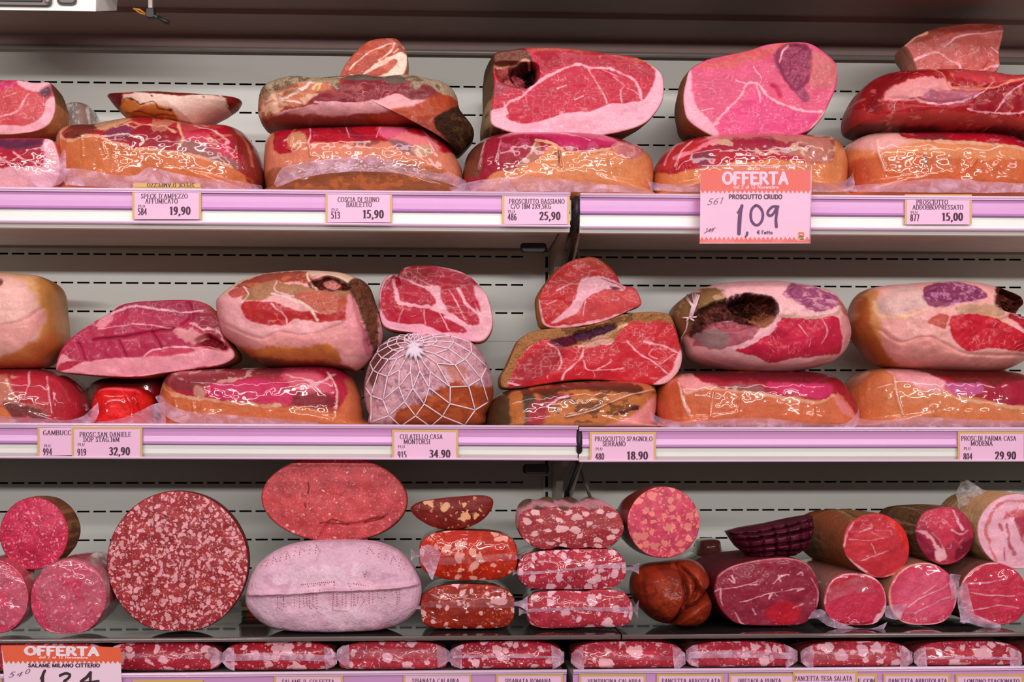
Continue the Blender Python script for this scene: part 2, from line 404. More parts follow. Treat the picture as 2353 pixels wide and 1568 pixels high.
    if (~fm).any():
        cB, vB, dB = paint(uvf[~fm], rind, rregs, seed + 5); col[~fm] = cB; vein[~fm] = vB
    isfront = (rid == 0)
    fade = np.ones(len(uvf)); sc = np.r_[np.repeat([r[0] for r in rings], N), 0, 0]
    fade = np.where(isfront, sst((1.0 - sc) / 0.08), 0)
    dfull = np.zeros(len(uvf)); dfull[fm] = dA
    nz = fbm(uvf[:, 0] / 38, uvf[:, 1] / 38, seed + 2, 3)
    yf = yf + dfull * fade + nz * rough * 2 * fade
    X, Z = wxz(uvf[:, 0], uvf[:, 1], Y)
    if floor is not None:
        Z = np.where(Z < floor + 0.01, floor + 0.01 * np.exp(np.minimum(0, (Z - floor - 0.01)) / 0.01), Z)   # settles on what carries it
        Z = np.maximum(Z, floor + 0.0004)
    V = np.c_[X, Y + yf, Z]
    zb = Z.min() if base_z is None else base_z
    if parent is None:
        root = thing(name, label, cat, (float(X.mean()), Y, float(zb)), group)
    else: root = parent
    V = V - np.array(root.location)
    idx = np.arange(nr * N).reshape(nr, N); nx_ = np.roll(idx, -1, axis=1)
    Q = np.stack([idx[:-1], nx_[:-1], nx_[1:], idx[1:]], -1).reshape(-1, 4)[:, ::-1]
    C0, C1 = nr * N, nr * N + 1
    T0 = np.stack([np.full(N, C0), nx_[0], idx[0]], -1)[:, ::-1]; T1 = np.stack([np.full(N, C1), idx[-1], nx_[-1]], -1)[:, ::-1]
    T = np.vstack([T0, T1])
    # smooth normals of the whole solid, so that parts meet without a seam
    nrm = np.zeros_like(V)
    fn = np.cross(V[Q[:, 2]] - V[Q[:, 0]], V[Q[:, 3]] - V[Q[:, 1]])
    for j in range(4): np.add.at(nrm, Q[:, j], fn)
    ft = np.cross(V[T[:, 1]] - V[T[:, 0]], V[T[:, 2]] - V[T[:, 0]])
    for j in range(3): np.add.at(nrm, T[:, j], ft)
    nrm /= np.maximum(np.linalg.norm(nrm, axis=1), 1e-12)[:, None]
    if (nrm[:N * 3, 1].mean()) > 0: Q = Q[:, ::-1]; T = T[:, ::-1]; nrm = -nrm
    qp = rid[Q].max(1); tp = np.r_[np.zeros(N, int), np.ones(N, int)]
    if kind == 'pillow': qp[:] = 0; tp[:] = 0
    names = {0: parts[0], 1: parts[1]}; mats = {0: facemat or meat(finish), 1: rindmat or meat(rfinish)}
    if kind == 'pillow': mats[0] = facemat or meat(finish)
    if patches:                                   # (part name, points, material or None): front faces inside become a part of their own
        cen = uvf[Q].mean(1); frontq = rid[Q].max(1) == 0
        for j, (pn, pp, pm) in enumerate(patches):
            ins = frontq & (poly_sd(cen + np.c_[fbm(cen[:, 0] / 26, cen[:, 1] / 26, seed, 4), fbm(cen[:, 0] / 26 + 50, cen[:, 1] / 26, seed + 9, 4)] * 4, spline(P(pp))) > 0)
            qp[ins] = 2 + j; names[2 + j] = pn; mats[2 + j] = pm or mats[0]
    made = {}
    for pid in sorted(set(qp) | set(tp)):
        q_, t_ = Q[qp == pid], T[tp == pid]
        if len(q_) + len(t_) == 0: continue
        used = np.unique(np.r_[q_.ravel(), t_.ravel()]); mp = np.full(len(V), -1); mp[used] = np.arange(len(used))
        up, nm = names[pid].split('>') if '>' in names[pid] else (None, names[pid])
        made[nm] = mesh_obj(nm, V[used], [mp[q_], mp[t_]], mats[pid], made.get(up, root), True, dict(col=col[used], vein=vein[used]), nrm[used])
    # the front surface, for things that lie on it
    fu = uvf[fm & isfront] if kind == 'pillow' else uvf[isfront]; ITEMS[key] = (root, O, c, Y, rings, fu, (Y + yf)[fm & isfront])
    return root
def surf_y(key, u, v):
    root, O, c, Y, rings, fu, fy = ITEMS[key]
    i = np.argmin((fu[:, 0] - u) ** 2 + (fu[:, 1] - v) ** 2); return fy[i]
def onto(key, u, v, lift=0.002):
    "the place on the front of a solid that shows at (u, v) of its outline"
    Y = ITEMS[key][3]; x, z = wxz(u, v, Y); return (float(x), float(surf_y(key, u, v)) - lift, float(z))
def sheet(root, name, top, bot, Y, mat=None, ripple=0.003, rows=7, cols=60, seed=0, Yb=None, curl=0.0):
    "a strip of film between an upper and a lower edge"
    a, b = resample(spline(P(top), False), cols, False), resample(spline(P(bot), False), cols, False)
    v = []
    for r in range(rows):
        t = r / (rows - 1); p = a * (1 - t) + b * t; yb = Y if Yb is None else Y * (1 - t) + Yb * t
        rip = ripple * fbm(p[:, 0] / 30 + seed, p[:, 1] / 22, seed + 4, 3) * 1.5
        X, Z = wxz(p[:, 0], p[:, 1], yb); v.append(np.c_[X, yb + rip - curl * (1 - t) ** 2, Z])
    v = np.vstack(v) - np.array(root.location); idx = np.arange(rows * cols).reshape(rows, cols)
    q = np.stack([idx[:-1, :-1], idx[1:, :-1], idx[1:, 1:], idx[:-1, 1:]], -1).reshape(-1, 4)
    return mesh_obj(name, v, q, mat or FILM, root, True)
def sub(o, part): o.parent = part; return o
def strand(root, name, paths, r, mat, n=6):
    mb = MB()
    for p in paths: mb.tube(p, r, n)
    return mb.build(name, mat, root, True)
# ================================================================ the case: back wall, ceiling, shelves
YB = 0.28                                            # back wall
def zat(v, Y, u=1176): return float(wxz(u, v, Y)[1])
Z1, Z2 = zat(438, -0.012), zat(977, -0.012)          # tops of the price rails
S1, S2 = Z1 - 0.004, Z2 - 0.004                      # shelf surfaces
GF = -0.15; ZG = zat(1461, GF)                       # glass shelf
DF = -0.19; ZDR = zat(1538, DF); ZD = ZDR - 0.010   # bottom deck
M_wall = plain('painted_steel', (220, 220, 210), 0.34, 0.0, 0.4, 0.22, 0.03, 0.05, 6)
M_dark = plain('dark_gap', (22, 20, 20), 0.8)
M_white = plain('white_steel', (238, 236, 228), 0.28, 0, 0.5, 0.2, 0.02)
M_grey = plain('grey_steel', (150, 142, 136), 0.4, 0.2)
M_under = plain('shelf_underside', (222, 200, 192), 0.5)
M_ceil = plain('canopy_lining', (150, 122, 116), 0.55, 0, 0.4, 0, 0.05)
M_lilac = plain('lilac_plastic', (222, 158, 212), 0.22, 0, 0.5, 0.5, 0.02)
M_lilacd = plain('lilac_plastic_lip', (184, 120, 184), 0.25, 0, 0.5, 0.4, 0.03)
M_bead = plain('clear_bead', (246, 206, 236), 0.12, 0, 0.6, 0.6, 0.02)
M_black = plain('black_rubber', (26, 22, 22), 0.5)
M_wall.node_tree.nodes['Principled BSDF'].inputs['Coat Roughness'].default_value = 0.2
# back wall with real slots
xl, xr = -1.25, 1.25
per = 0.025; x0 = float(wx(1065, YB)); rows = [v for k in range(-1, 21) for v in [201 + 64.85 * k] if k not in (9,)]
cols = [x0 + per * k for k in range(-80, 80)]
gapx = (float(wx(1238, YB)), float(wx(1292, YB)))
cols = [c for c in cols if xl < c < xr - 0.02 and not (c + 0.0195 > gapx[0] and c < gapx[1])]
WT, WB = zat(128, YB), zat(1640, YB)
zs = sorted([(zat(v, YB) - 0.0014, zat(v, YB) + 0.0014) for v in rows if WB < zat(v, YB) < WT - 0.01])
xb = [xl] + [b for c in cols for b in (c, c + 0.0192)] + [xr]; zb_ = [WB] + [b for z in zs for b in z] + [WT]
nx, nz = len(xb), len(zb_)
vv = [(x, YB, z) for z in zb_ for x in xb]; qq, mi = [], []
for j in range(nz - 1):
    for i in range(nx - 1):
        a = j * nx + i; f = (a, a + 1, a + nx + 1, a + nx)
        if j % 2 == 1 and i % 2 == 1:
            b = len(vv); vv += [(xb[i], YB + .012, zb_[j]), (xb[i + 1], YB + .012, zb_[j]), (xb[i + 1], YB + .012, zb_[j + 1]), (xb[i], YB + .012, zb_[j + 1])]
            qq.append((b, b + 1, b + 2, b + 3)); mi.append(1)
            for k in range(4): qq.append((f[k], f[(k + 1) % 4], b + (k + 1) % 4, b + k)); mi.append(1)
        else: qq.append(f); mi.append(0)
wall = mesh_obj('wall_back', vv, np.array(qq), M_wall, None, False); wall.data.materials.append(M_dark)
wall.data.polygons.foreach_set('material_index', np.array(mi, np.int32)); wall['kind'] = 'structure'
mb = MB(); zj = zat(784.6, YB); mb.box(xl, xr, YB - .0006, YB + .001, zj - .0006, zj + .0006)
o = mb.build('trim_1', M_grey); o['kind'] = 'structure'
# ceiling of the case and its trims
mb = MB(); zc = zat(98, YB)
mb.extrude_x([(YB + .02, WT), (YB - .012, WT), (YB - .016, WT + .004), (YB - .016, zc), (YB - .03, zc + .002), (0.16, zc + .004), (0.155, zc + .010), (0.03, zc + .016),
              (0.026, zc + .004), (-.06, zc + .004), (-.06, zc + .05), (YB + .02, zc + .05)], xl, xr)
o = mb.build('ceiling', M_ceil); o['kind'] = 'structure'
mb = MB(); mb.tube([(xl, YB - .014, WT), (xr, YB - .014, WT)], 0.004, 8); o = mb.build('trim_2', M_grey, None, True); o['kind'] = 'structure'
for u in (1252, 1275):
    t = thing('ceiling_screw', 'small screw in the dark canopy beam, %s of the pair' % ('first' if u == 1252 else 'second'), 'screw', pt(u, 4, 0.02), 'screws in the canopy')
    mb = MB(); p = pt(u, 4, 0.02); mb.tube([(p[0], p[1], zc + .006), (p[0], p[1], zc + .001)], .003, 10); mb.build('screw_head', M_grey, t, True)
# upright between the two bays
t = thing('shelf_upright', 'grey slotted steel upright between the two shelf bays', 'shelf post', (float(wx(1262, YB)), YB, WB))
mb = MB(); xa, xb2 = float(wx(1247, YB)), float(wx(1276, YB)); mb.box(xa, xb2, YB - .006, YB - .0005, WB, WT - .03); mb.build('post', M_wall, t)
mb = MB(); xs0, xs1 = float(wx(1252.5, YB)), float(wx(1258.5, YB)); z = zat(1300, YB)
while z < WT - .06: mb.box(xs0, xs1, YB - .0066, YB - .004, z, z + .0175); z += .0247
mb.build('slots', M_dark, t)
# shelves ---------------------------------------------------------
def shelf(label, x0, x1, z, l0, l1, yback, first, lip=.0535):
    """metal shelf whose front edge carries a lilac ticket rail; z is the rail top; l0, l1 lift its ends"""
    t = thing('wall_shelf', label, 'shelf', ((x0 + x1) / 2, yback, z), 'metal shelves of the case')
    mb = MB()
    mb.extrude_x([(0.0, z - .010), (0.0, z - lip + .007), (0.004, z - lip), (0.016, z - lip), (0.018, z - .041), (yback, z - .041), (yback, z - .004), (0.004, z - .004)], x0, x1, l0, l1)
    mb.build('shelf_panel', M_white, t)
    mb = MB(); mb.box(x0 + .01, x1 - .01, .019, yback - .03, z + min(l0, l1) - .0445, z + min(l0, l1) - .0412); mb.build('underside', M_under, t)
    mb = MB(); mb.box(x0 + .01, x1 - .01, yback - .03, yback - .022, z + min(l0, l1) - .048, z + min(l0, l1) - .040); mb.build('rear_flange', M_grey, t)
    rail(t, x0, x1, z, l0, l1, 0.0)
    return t
def rail(t, x0, x1, z, l0, l1, y, h=.0475):
    # concave backing strip: lilac above, white metal showing below
    mb = MB(); pr = [(y - .004, z - .004), (y - .0030, z - .010), (y - .0026, z - .017), (y - .0034, z - .0245), (y - .001, z - .0247), (y - .001, z - .004)]
    mb.extrude_x(pr, x0, x1, l0, l1); ch = mb.build('price_rail', M_lilac, t, False)
    mb = MB(); mb.extrude_x([(y - .0045, z - .0245), (y - .0052, z - .0275), (y - .003, z - .0290), (y - .001, z - .0290), (y - .001, z - .0245)], x0, x1, l0, l1); sub(mb.build('channel_lip', M_lilacd, t), ch)
    mb = MB()
    for dz, r in ((0, .0022), (-.0038, .0011)): mb.extrude_x([(y - .006 + r * 1.3 * math.cos(a), z + dz - r + r * math.sin(a)) for a in np.linspace(0, 2 * math.pi, 10)[:-1]], x0, x1, l0, l1)
    mb.box(x0, x1, y - .006, y + .004, z + min(l0, l1) - .004, z + min(l0, l1) - .0025)
    sub(mb.build('rail_bead', M_bead, t, True), ch)
    if h:
        mb = MB(); mb.extrude_x([(y - .0035, z - h + .0012), (y - .0075, z - h + .0022), (y - .0095, z - h + .0004), (y - .0085, z - h - .001), (y - .0035, z - h - .0006)], x0, x1, l0, l1); sub(mb.build('rail_lip', M_bead, t), ch)
xg0, xg1 = float(wx(1311, -.01)), float(wx(1334, -.01)); xm = float(wx(1331, -.01))
shelf('top metal shelf left of the dark cable, holding hams on a lilac price rail', xl, xg0, Z1, .001, -.0006, YB - .002, True)
shelf('top metal shelf behind the large orange price sign', xg1, xr, Z1 - .0016, 0, .001, YB - .002, False)
shelf('middle metal shelf under the netted ham, price rail in lilac plastic', xl, xm - .0012, Z2, .006, -.0004, YB - .002, True, .0478)
shelf('middle metal shelf under the two bone-cavity hams, lilac price rail', xm + .0004, xr, Z2 - .0026, 0, 0, YB - .002, False, .0478)
# glass shelf: two panes
M_glass = film_mat('tinted_glass', (52, 46, 44), 0.95, 0.04, 0.0, 5)
M_gedge = plain('glass_edge', (112, 98, 94), 0.15, 0, 0.6, 0.6)
for lab, a, b in (('smoked glass shelf pane below the round salami and pink sausage', xl, float(wx(1428, GF)) - .001),
                  ('smoked glass shelf pane below the sliced loins', float(wx(1428, GF)) + .001, xr)):
    t = thing('glass_shelf', lab, 'glass shelf', ((a + b) / 2, GF, ZG - .006), 'glass shelf panes')
    mb = MB(); mb.box(a, b, GF + .0016, YB - .004, ZG - .006, ZG); mb.build('pane', M_glass, t)
    mb = MB(); mb.extrude_x([(GF + .0016, ZG), (GF + .0004, ZG - .0008), (GF, ZG - .003), (GF + .0004, ZG - .0054), (GF + .0016, ZG - .006)], a, b); mb.build('polished_edge', M_gedge, t, True)
# bottom deck with its price rail
xd0, xd1 = float(wx(1301, DF)), float(wx(1316, DF))
for lab, a, b in (('bottom deck section under the wrapped salami, beside the lower orange sign', xl, xd0), ('bottom deck section under the wrapped salami beneath the sliced loins', xd1, xr)):
    t = thing('deck_shelf', lab, 'shelf', ((a + b) / 2, YB, ZD), 'bottom deck sections')
    mb = MB(); mb.extrude_x([(DF, ZD - .006), (DF, ZD - .09), (DF + .02, ZD - .09), (DF + .02, ZD - .02), (YB - .002, ZD - .02), (YB - .002, ZD), (DF + .004, ZD)], a, b); mb.build('deck_panel', M_grey, t)
    rail(t, a, b, ZDR, 0, 0, DF, 0)
# brackets and cables
M_brk = plain('bracket_paint', (176, 166, 156), 0.4, 0.1)
for zt, lab, u0 in ((S1, 'grey bracket arm and dark cable under the gap of the top shelf', 1304), (S2, 'grey bracket arm and dark cable under the middle shelf joint', 1310)):
    t = thing('shelf_bracket', lab, 'bracket', (float(wx(u0, .0)), .27, zt - .2), 'shelf brackets')
    X = float(wx(u0, 0.005)); mb = MB()
    ring = [(0.004, zt - .006), (0.004, zt - .034), (0.10, zt - .055), (0.175, zt - .078), (0.24, zt - .15), (YB - .007, zt - .25), (YB - .007, zt - .006)]
    v = [(X + s, y, z) for s in (-.005, .005) for y, z in ring]; n = 7
    mb.add(v, [(i, (i + 1) % n, n + (i + 1) % n, n + i) for i in range(n)] + [(0, 1, 2, 3), (0, 3, 4, 6), (4, 5, 6, 6), (7, 10, 9, 8), (7, 13, 11, 10), (11, 13, 12, 12)]); mb.build('bracket_arm', M_brk, t)
    mb = MB(); mb.tube([(X + .012, -.002, zt - .002), (X + .012, -.004, zt - .030), (X + .0125, .03, zt - .048), (X + .0125, .10, zt - .066), (X + .012, .19, zt - .095), (X + .011, .25, zt - .18), (X + .011, .262, zt - .34)], .0042, 8); mb.build('power_cable', M_black, t, True)
    mb = MB(); mb.tube([(X + .019, -.001, zt - .004), (X + .019, .02, zt - .042), (X + .019, .10, zt - .066), (X + .018, .2, zt - .105), (X + .016, .262, zt - .25)], .0024, 6); mb.build('cable_duct', M_brk, t, True)
    mb = MB(); mb.tube([(X + .022, .14, zt - .045), (X + .058, .25, zt - .12)], .003, 6); mb.build('stay_rod', M_brk, t, True)
    mb = MB(); mb.box(X - .06, X - .022, .10, .112, zt - .066, zt - .052, .005); mb.build('locking_tab', M_black, t)
# control box in the top corner and a probe clip
M_pan = plain('control_plate', (96, 88, 84), 0.35)
t = thing('control_box', 'white control box with grey display plates in the top corner', 'control box', pt(60, 24, -.02))
mb = MB(); a, b = pt(-160, 19, -.02), pt(220, 26, -.02)
zc2 = b[2]; mb.add([(a[0], -.02, zc2), (b[0], -.02, zc2), (b[0] + .004, -.02, zc2 + .12), (a[0], -.02, zc2 + .12), (a[0], .05, zc2 + .022), (b[0] + .012, .05, zc2 + .022), (b[0] + .02, .05, zc2 + .12), (a[0], .05, zc2 + .12)],
       [(0, 1, 2, 3), (4, 7, 6, 5), (0, 4, 5, 1), (1, 5, 6, 2), (2, 6, 7, 3), (0, 3, 7, 4)]); mb.build('housing', M_white, t)
def plate(u0, v0, u1, v1, Y, d, name, mat, root, r=.006):
    a, b = pt(u0, v1, Y), pt(u1, v0, Y); mb = MB(); mb.box(a[0], b[0], Y - d, Y, a[2], b[2], r); return mb.build(name, mat, root)
plate(-60, -40, 121, 14, -.0205, .006, 'display_bezel', M_pan, t); sub(plate(-30, -30, 98, 3, -.0265, .001, 'screen', M_black, t, .002), bpy.data.objects['display_bezel'])
plate(132, -40, 177, 12, -.0205, .003, 'cover_plate', M_pan, t)
mb = MB(); c = pt(108, 1, -.027); mb.tube([(c[0], -.0265, c[2]), (c[0], -.0285, c[2])], .0035, 14); sub(mb.build('button', M_grey, t, True), bpy.data.objects['display_bezel'])
t = thing('probe_clip', 'black clip with yellow wire and black probe under the canopy', 'clip', pt(345, 20, .02))
Yc = .02; mb = MB(); a, b = pt(335, 40, Yc), pt(354, 17, Yc); mb.box(a[0], b[0], Yc, Yc + .012, a[2], b[2], .002); mb.build('clip_body', M_black, t)
mb = MB(); mb.box(a[0] + .003, b[0] - .003, Yc + .002, Yc + .010, b[2], b[2] + .020); mb.build('clip_strap', M_under, t)
mb = MB(); mb.tube([pt(306, 20, Yc), pt(320, 22, Yc), pt(336, 33, Yc + .004)], .0015, 6); mb.tube([pt(310, 22, Yc), pt(322, 30, Yc), pt(336, 35, Yc + .004)], .001, 6); mb.build('yellow_wire', plain('yellow_wire', (190, 130, 40), .5), t, True)
mb = MB(); mb.tube([pt(352, 35, Yc), pt(362, 40, Yc)], .0012, 6); mb.build('green_wire', plain('green_wire', (40, 110, 60), .5), t, True)
mb = MB(); mb.tube([pt(362, 39, Yc), pt(376, 47, Yc), pt(389, 53, Yc)], .0028, 8); mb.build('probe', M_black, t, True)
# ================================================================ top shelf
GV = 'vacuum-packed hams along the top shelf'; GC = 'cut hams on the top shelf'
YP, YF = .12, .065
def flap(root, top, bot, Y, name='film_flap', curl=.004, ripple=.004, seed=0): return sheet(root, name, top, bot, Y, FILM, ripple, 7, 70, seed, None, curl)
# first stack
r = solid('T2', 'vacuum_packed_ham', 'square-cut ham sealed in shiny film, under a cut ham at the top shelf end', 'ham', "-95,340 -60,322 0,318 60,317 108,318 124,326 133,350 139,375 137,402 126,425 110,440 60,442 -60,442 -95,420",
    .03, .17, base='M', finish='film', rfinish='film', group=GV, floor=S1, bulge=.012, rim=.012, rind=(222, 120, 140), parts=('cut_face', 'fat_side'), regs=[
    ('p', 'V', "-95,330 0,318 60,318 100,322 96,345 40,352 -20,340 -95,350", 20, 8), ('p', 'L', "-95,350 -20,345 60,352 95,340 100,380 60,395 -40,398 -95,400", 20, 8),
    ('p', 'F', "104,320 140,330 145,440 104,440 100,395 106,360", 4, 5), ('p', 'F', "-95,396 40,390 104,386 145,390 145,450 -95,450", 5, 6), ('l', 'F', "35,352 60,370 100,378", 4), ('l', 'F', "-20,372 30,380 60,392", 3)],
    rregs=[('p', 'Q', "100,318 150,330 150,350 110,345", 10)])
flap(r, "60,408 100,400 130,385 147,340", "90,432 120,428 150,412 150,345", .015, seed=3)
solid('T1', 'cut_ham', 'cut ham with pink face and orange rind resting on a square film-sealed piece', 'ham', "-90,205 -40,188 0,185 40,184 80,190 113,189 121,205 127,232 126,258 113,285 84,301 40,308 0,310 -50,310 -90,290",
    .055, .075, base='Q', group=GC, shift=(6, 8), rind=(176, 112, 62), bul=.01, taper=.05, regs=[
    ('p', 'M', "-90,185 20,184 50,195 20,205 -40,215 -90,220", 14, 6), ('p', 'F', "42,184 110,186 113,200 95,212 60,205", 6, 5),
    ('p', 'F', "-90,285 0,288 70,286 96,266 106,232 116,222 130,225 130,265 110,300 60,312 -90,316", 4, 4), ('l', 'F', "-60,268 0,268 40,258 56,236 68,217", 6),
    ('p', 'V', "90,214 112,196 120,210 112,222 100,222", 10, 5), ('l', 'F', "10,225 40,215", 2), ('p', (208, 84, 88, .8), "60,240 95,225 92,262 66,280 30,280", 14, 6)],
    rregs=[('p', (112, 74, 44), "100,184 140,200 165,330 150,330 125,225", 12, 6), ('p', (200, 136, 84), "122,240 150,262 150,320 118,330 100,310", 10, 6)])
r = solid('T3', 'wrapped_package', 'small silvery film-wrapped joint standing behind the two leftmost hams', 'package', "150,300 149,262 160,246 180,240 205,245 219,262 229,292 234,320 236,480 150,480", .20, .11, 'pillow', base=(150, 138, 128), finish='film', floor=S1,
    regs=[('n', (222, 216, 210), 12, .10, .5), ('p', (158, 128, 116), "192,245 212,250 226,300 222,330 205,330 200,280", 10), ('l', (232, 226, 220), "212,256 222,300", 5)], parts=('wrapped_joint', 'back'))
# second stack
r = solid('T4', 'vacuum_packed_ham', 'vacuum-packed ham with broad orange skin under the shallow speck wedge', 'ham', "141,352 144,326 156,309 185,300 225,299 262,292 300,286 350,284 400,288 440,296 480,301 515,300 545,304 570,318 592,348 605,384 611,412 606,450 590,480 170,480 152,440 143,400",
    YP, .20, 'pillow', finish='film', group=GV, floor=S1, parts=('packed_ham', 'back'), base='L', regs=[
    ('p', (120, 46, 34, .3), "180,330 198,311 225,303 252,306 262,325 240,344 208,348 190,344", 6, 6), ('p', (214, 160, 118), "245,302 300,288 330,300 300,320 270,330 255,325", 10, 12),
    ('p', (130, 48, 76), "275,332 320,318 358,332 350,360 300,352", 14, 12), ('p', (150, 26, 38, .8), "328,345 362,320 412,318 438,335 432,358 392,366 350,362", 8, 6),
    ('p', (206, 62, 84), "444,330 492,338 540,356 556,380 520,384 470,366", 14, 10), ('p', (156, 96, 92), "440,348 500,370 560,392 556,412 495,396 442,376", 14, 12),
    ('l', 'C', "250,310 285,300 300,322 330,310 352,318", 5, 10), ('l', 'C', "300,290 312,312 345,322 400,318 432,334", 4, 10), ('l', 'C', "430,303 438,326 448,350 436,372", 6, 8), ('l', 'W', "270,345 330,340 362,352 352,368", 4, 8),
    ('l', 'C', "395,292 420,302 470,306 500,315", 4, 8), ('l', 'F', "470,318 520,330 550,352", 4, 8), ('n', (214, 150, 120), 20, .22, 2.2, .5, "250,290 545,300 600,400 440,375 250,345"),
    ('p', (136, 38, 34, .5), "535,300 592,330 612,400 606,450 575,440 568,392 556,345", 12, 8), ('l', (190, 110, 90), "555,318 580,350 592,400", 4, 6),
    ('p', 'O', "136,330 152,320 164,338 190,352 222,346 255,348 290,362 320,374 360,376 420,382 470,390 520,400 560,414 580,432 570,490 140,490", 4, 5),
    ('p', (228, 152, 122), "138,362 144,322 162,306 192,302 182,322 168,334 162,366 152,400", 10, 6), ('l', 'C', "166,322 174,342 200,352 230,344 262,347 300,363 340,375 380,375 440,383 500,395 550,408", 8, 4),
    ('n', (196, 96, 52), 40, .18, 2.0, .5, "140,380 560,420 560,480 140,480"), ('l', (60, 34, 26), "215,340 222,344", 5, 4),
    ('g', -.0015, "166,322 170,360 176,400", 2.5), ('g', -.0015, "225,350 228,390", 2), ('g', -.0015, "545,312 562,350 566,410", 2.5), ('g', -.001, "268,352 280,385", 2)])
flap(r, "140,404 152,390 180,389 215,393 250,401 310,404 345,386 400,398 460,410 540,416 602,428", "150,425 200,428 280,434 340,436 400,436 460,438 540,438 606,440", .004, seed=5)
solid('T5', 'speck_wedge', 'shallow smoked speck wedge with dark flat top lying on an orange-skinned pack', 'speck', "250,226 300,222.5 370,221.5 450,226 520,231 556,233.5 548,247 525,263 490,281 455,297 420,293 350,287 300,281 284,266 265,246",
    .10, .13, 'pillow', sharp=True, finish='cut', center=(400, 250), parts=('fat_side', 'back'), e=(.8, .9), base=(240, 202, 184), lump=.01, regs=[
    ('p', (124, 36, 30, .3), "248,224 370,220 560,232 540,240 480,238 440,245 400,241 340,234 298,231 294,256 281,262", 4, 3), ('p', (110, 24, 26, .2), "248,224 298,229 296,254 284,272", 5, 4),
    ('p', (206, 118, 54), "288,268 300,250 332,253 345,263 375,263 405,271 420,286 400,294 340,290 292,282", 8, 8), ('l', (112, 52, 22), "296,256 310,248 335,254 345,262 372,258 385,272 410,275", 4, 6),
    ('l', (130, 66, 28), "300,272 340,276 380,282 415,284", 3, 6), ('p', (140, 34, 30, .3), "532,238 556,233 545,252 528,258", 5), ('l', (244, 222, 206), "506,232 524,240 530,254", 3), ('l', (170, 40, 30), "302,236 326,236", 5), ('l', (70, 30, 20), "368,243 370,245", 5), ('l', (70, 30, 20), "482,243 484,245", 4)],
    patches=[('cut_top', "240,215 370,218 565,228 556,236 540,239 480,237 440,244 400,240 340,233 298,230 250,228", None)])
# third stack
r = solid('T6', 'vacuum_packed_ham', 'vacuum-packed ham with pale film flap across it under the crusted ham', 'ham', "612,352 618,328 640,315 700,309 780,306 880,304 960,307 1000,318 1032,345 1052,375 1063,402 1062,440 1045,480 630,480 615,440 610,390",
    YP, .20, 'pillow', finish='film', group=GV, floor=S1, parts=('packed_ham', 'back'), base=(216, 126, 96), regs=[
    ('p', (222, 130, 96), "610,352 625,322 648,315 650,345 640,380 625,420", 10, 5), ('p', 'L', "644,324 700,311 800,306 900,306 975,312 1012,330 1044,368 1020,374 990,362 950,360 900,356 860,353 800,358 740,359 700,374 660,380 645,362 640,340", 5, 6),
    ('n', (120, 18, 40, .4), 26, .1, 2.0, .7, "650,318 980,308 1000,350 700,372"), ('p', (226, 96, 128), "880,308 925,312 938,332 900,346 880,332", 10, 10), ('p', (228, 124, 124), "902,352 942,332 990,346 1012,366 962,374", 10, 10),
    ('p', (206, 138, 98), "676,348 700,328 722,350 716,366 690,372", 6, 6), ('p', (146, 90, 100), "900,350 935,360 958,382 925,378", 8, 8), ('p', (196, 150, 116), "948,372 985,362 990,382 962,385", 6, 6),
    ('l', 'F', "720,312 728,340 722,362", 4), ('l', (224, 140, 110), "690,316 682,345 678,370", 4), ('l', 'F', "800,312 812,345", 3), ('l', 'F', "880,320 872,345", 3), ('l', 'F', "965,312 985,340 1005,370", 3),
    ('p', (160, 88, 52), "625,418 720,404 850,397 960,407 1040,428 1050,490 630,490", 8, 8), ('n', (222, 120, 60), 30, .15, 3, .5, "640,410 1040,420 1040,470 640,470"),
    ('g', -.002, "724,350 728,390", 3), ('g', -.0015, "965,315 985,345 1000,372", 2.5), ('g', -.0015, "690,315 680,372", 2.5)])
flap(r, "630,424 650,387 700,375 790,362 850,360 910,371 960,388 1010,400 1032,397 1072,418", "636,430 700,408 780,397 850,394 930,401 1000,414 1040,426 1068,436", .004, seed=6)
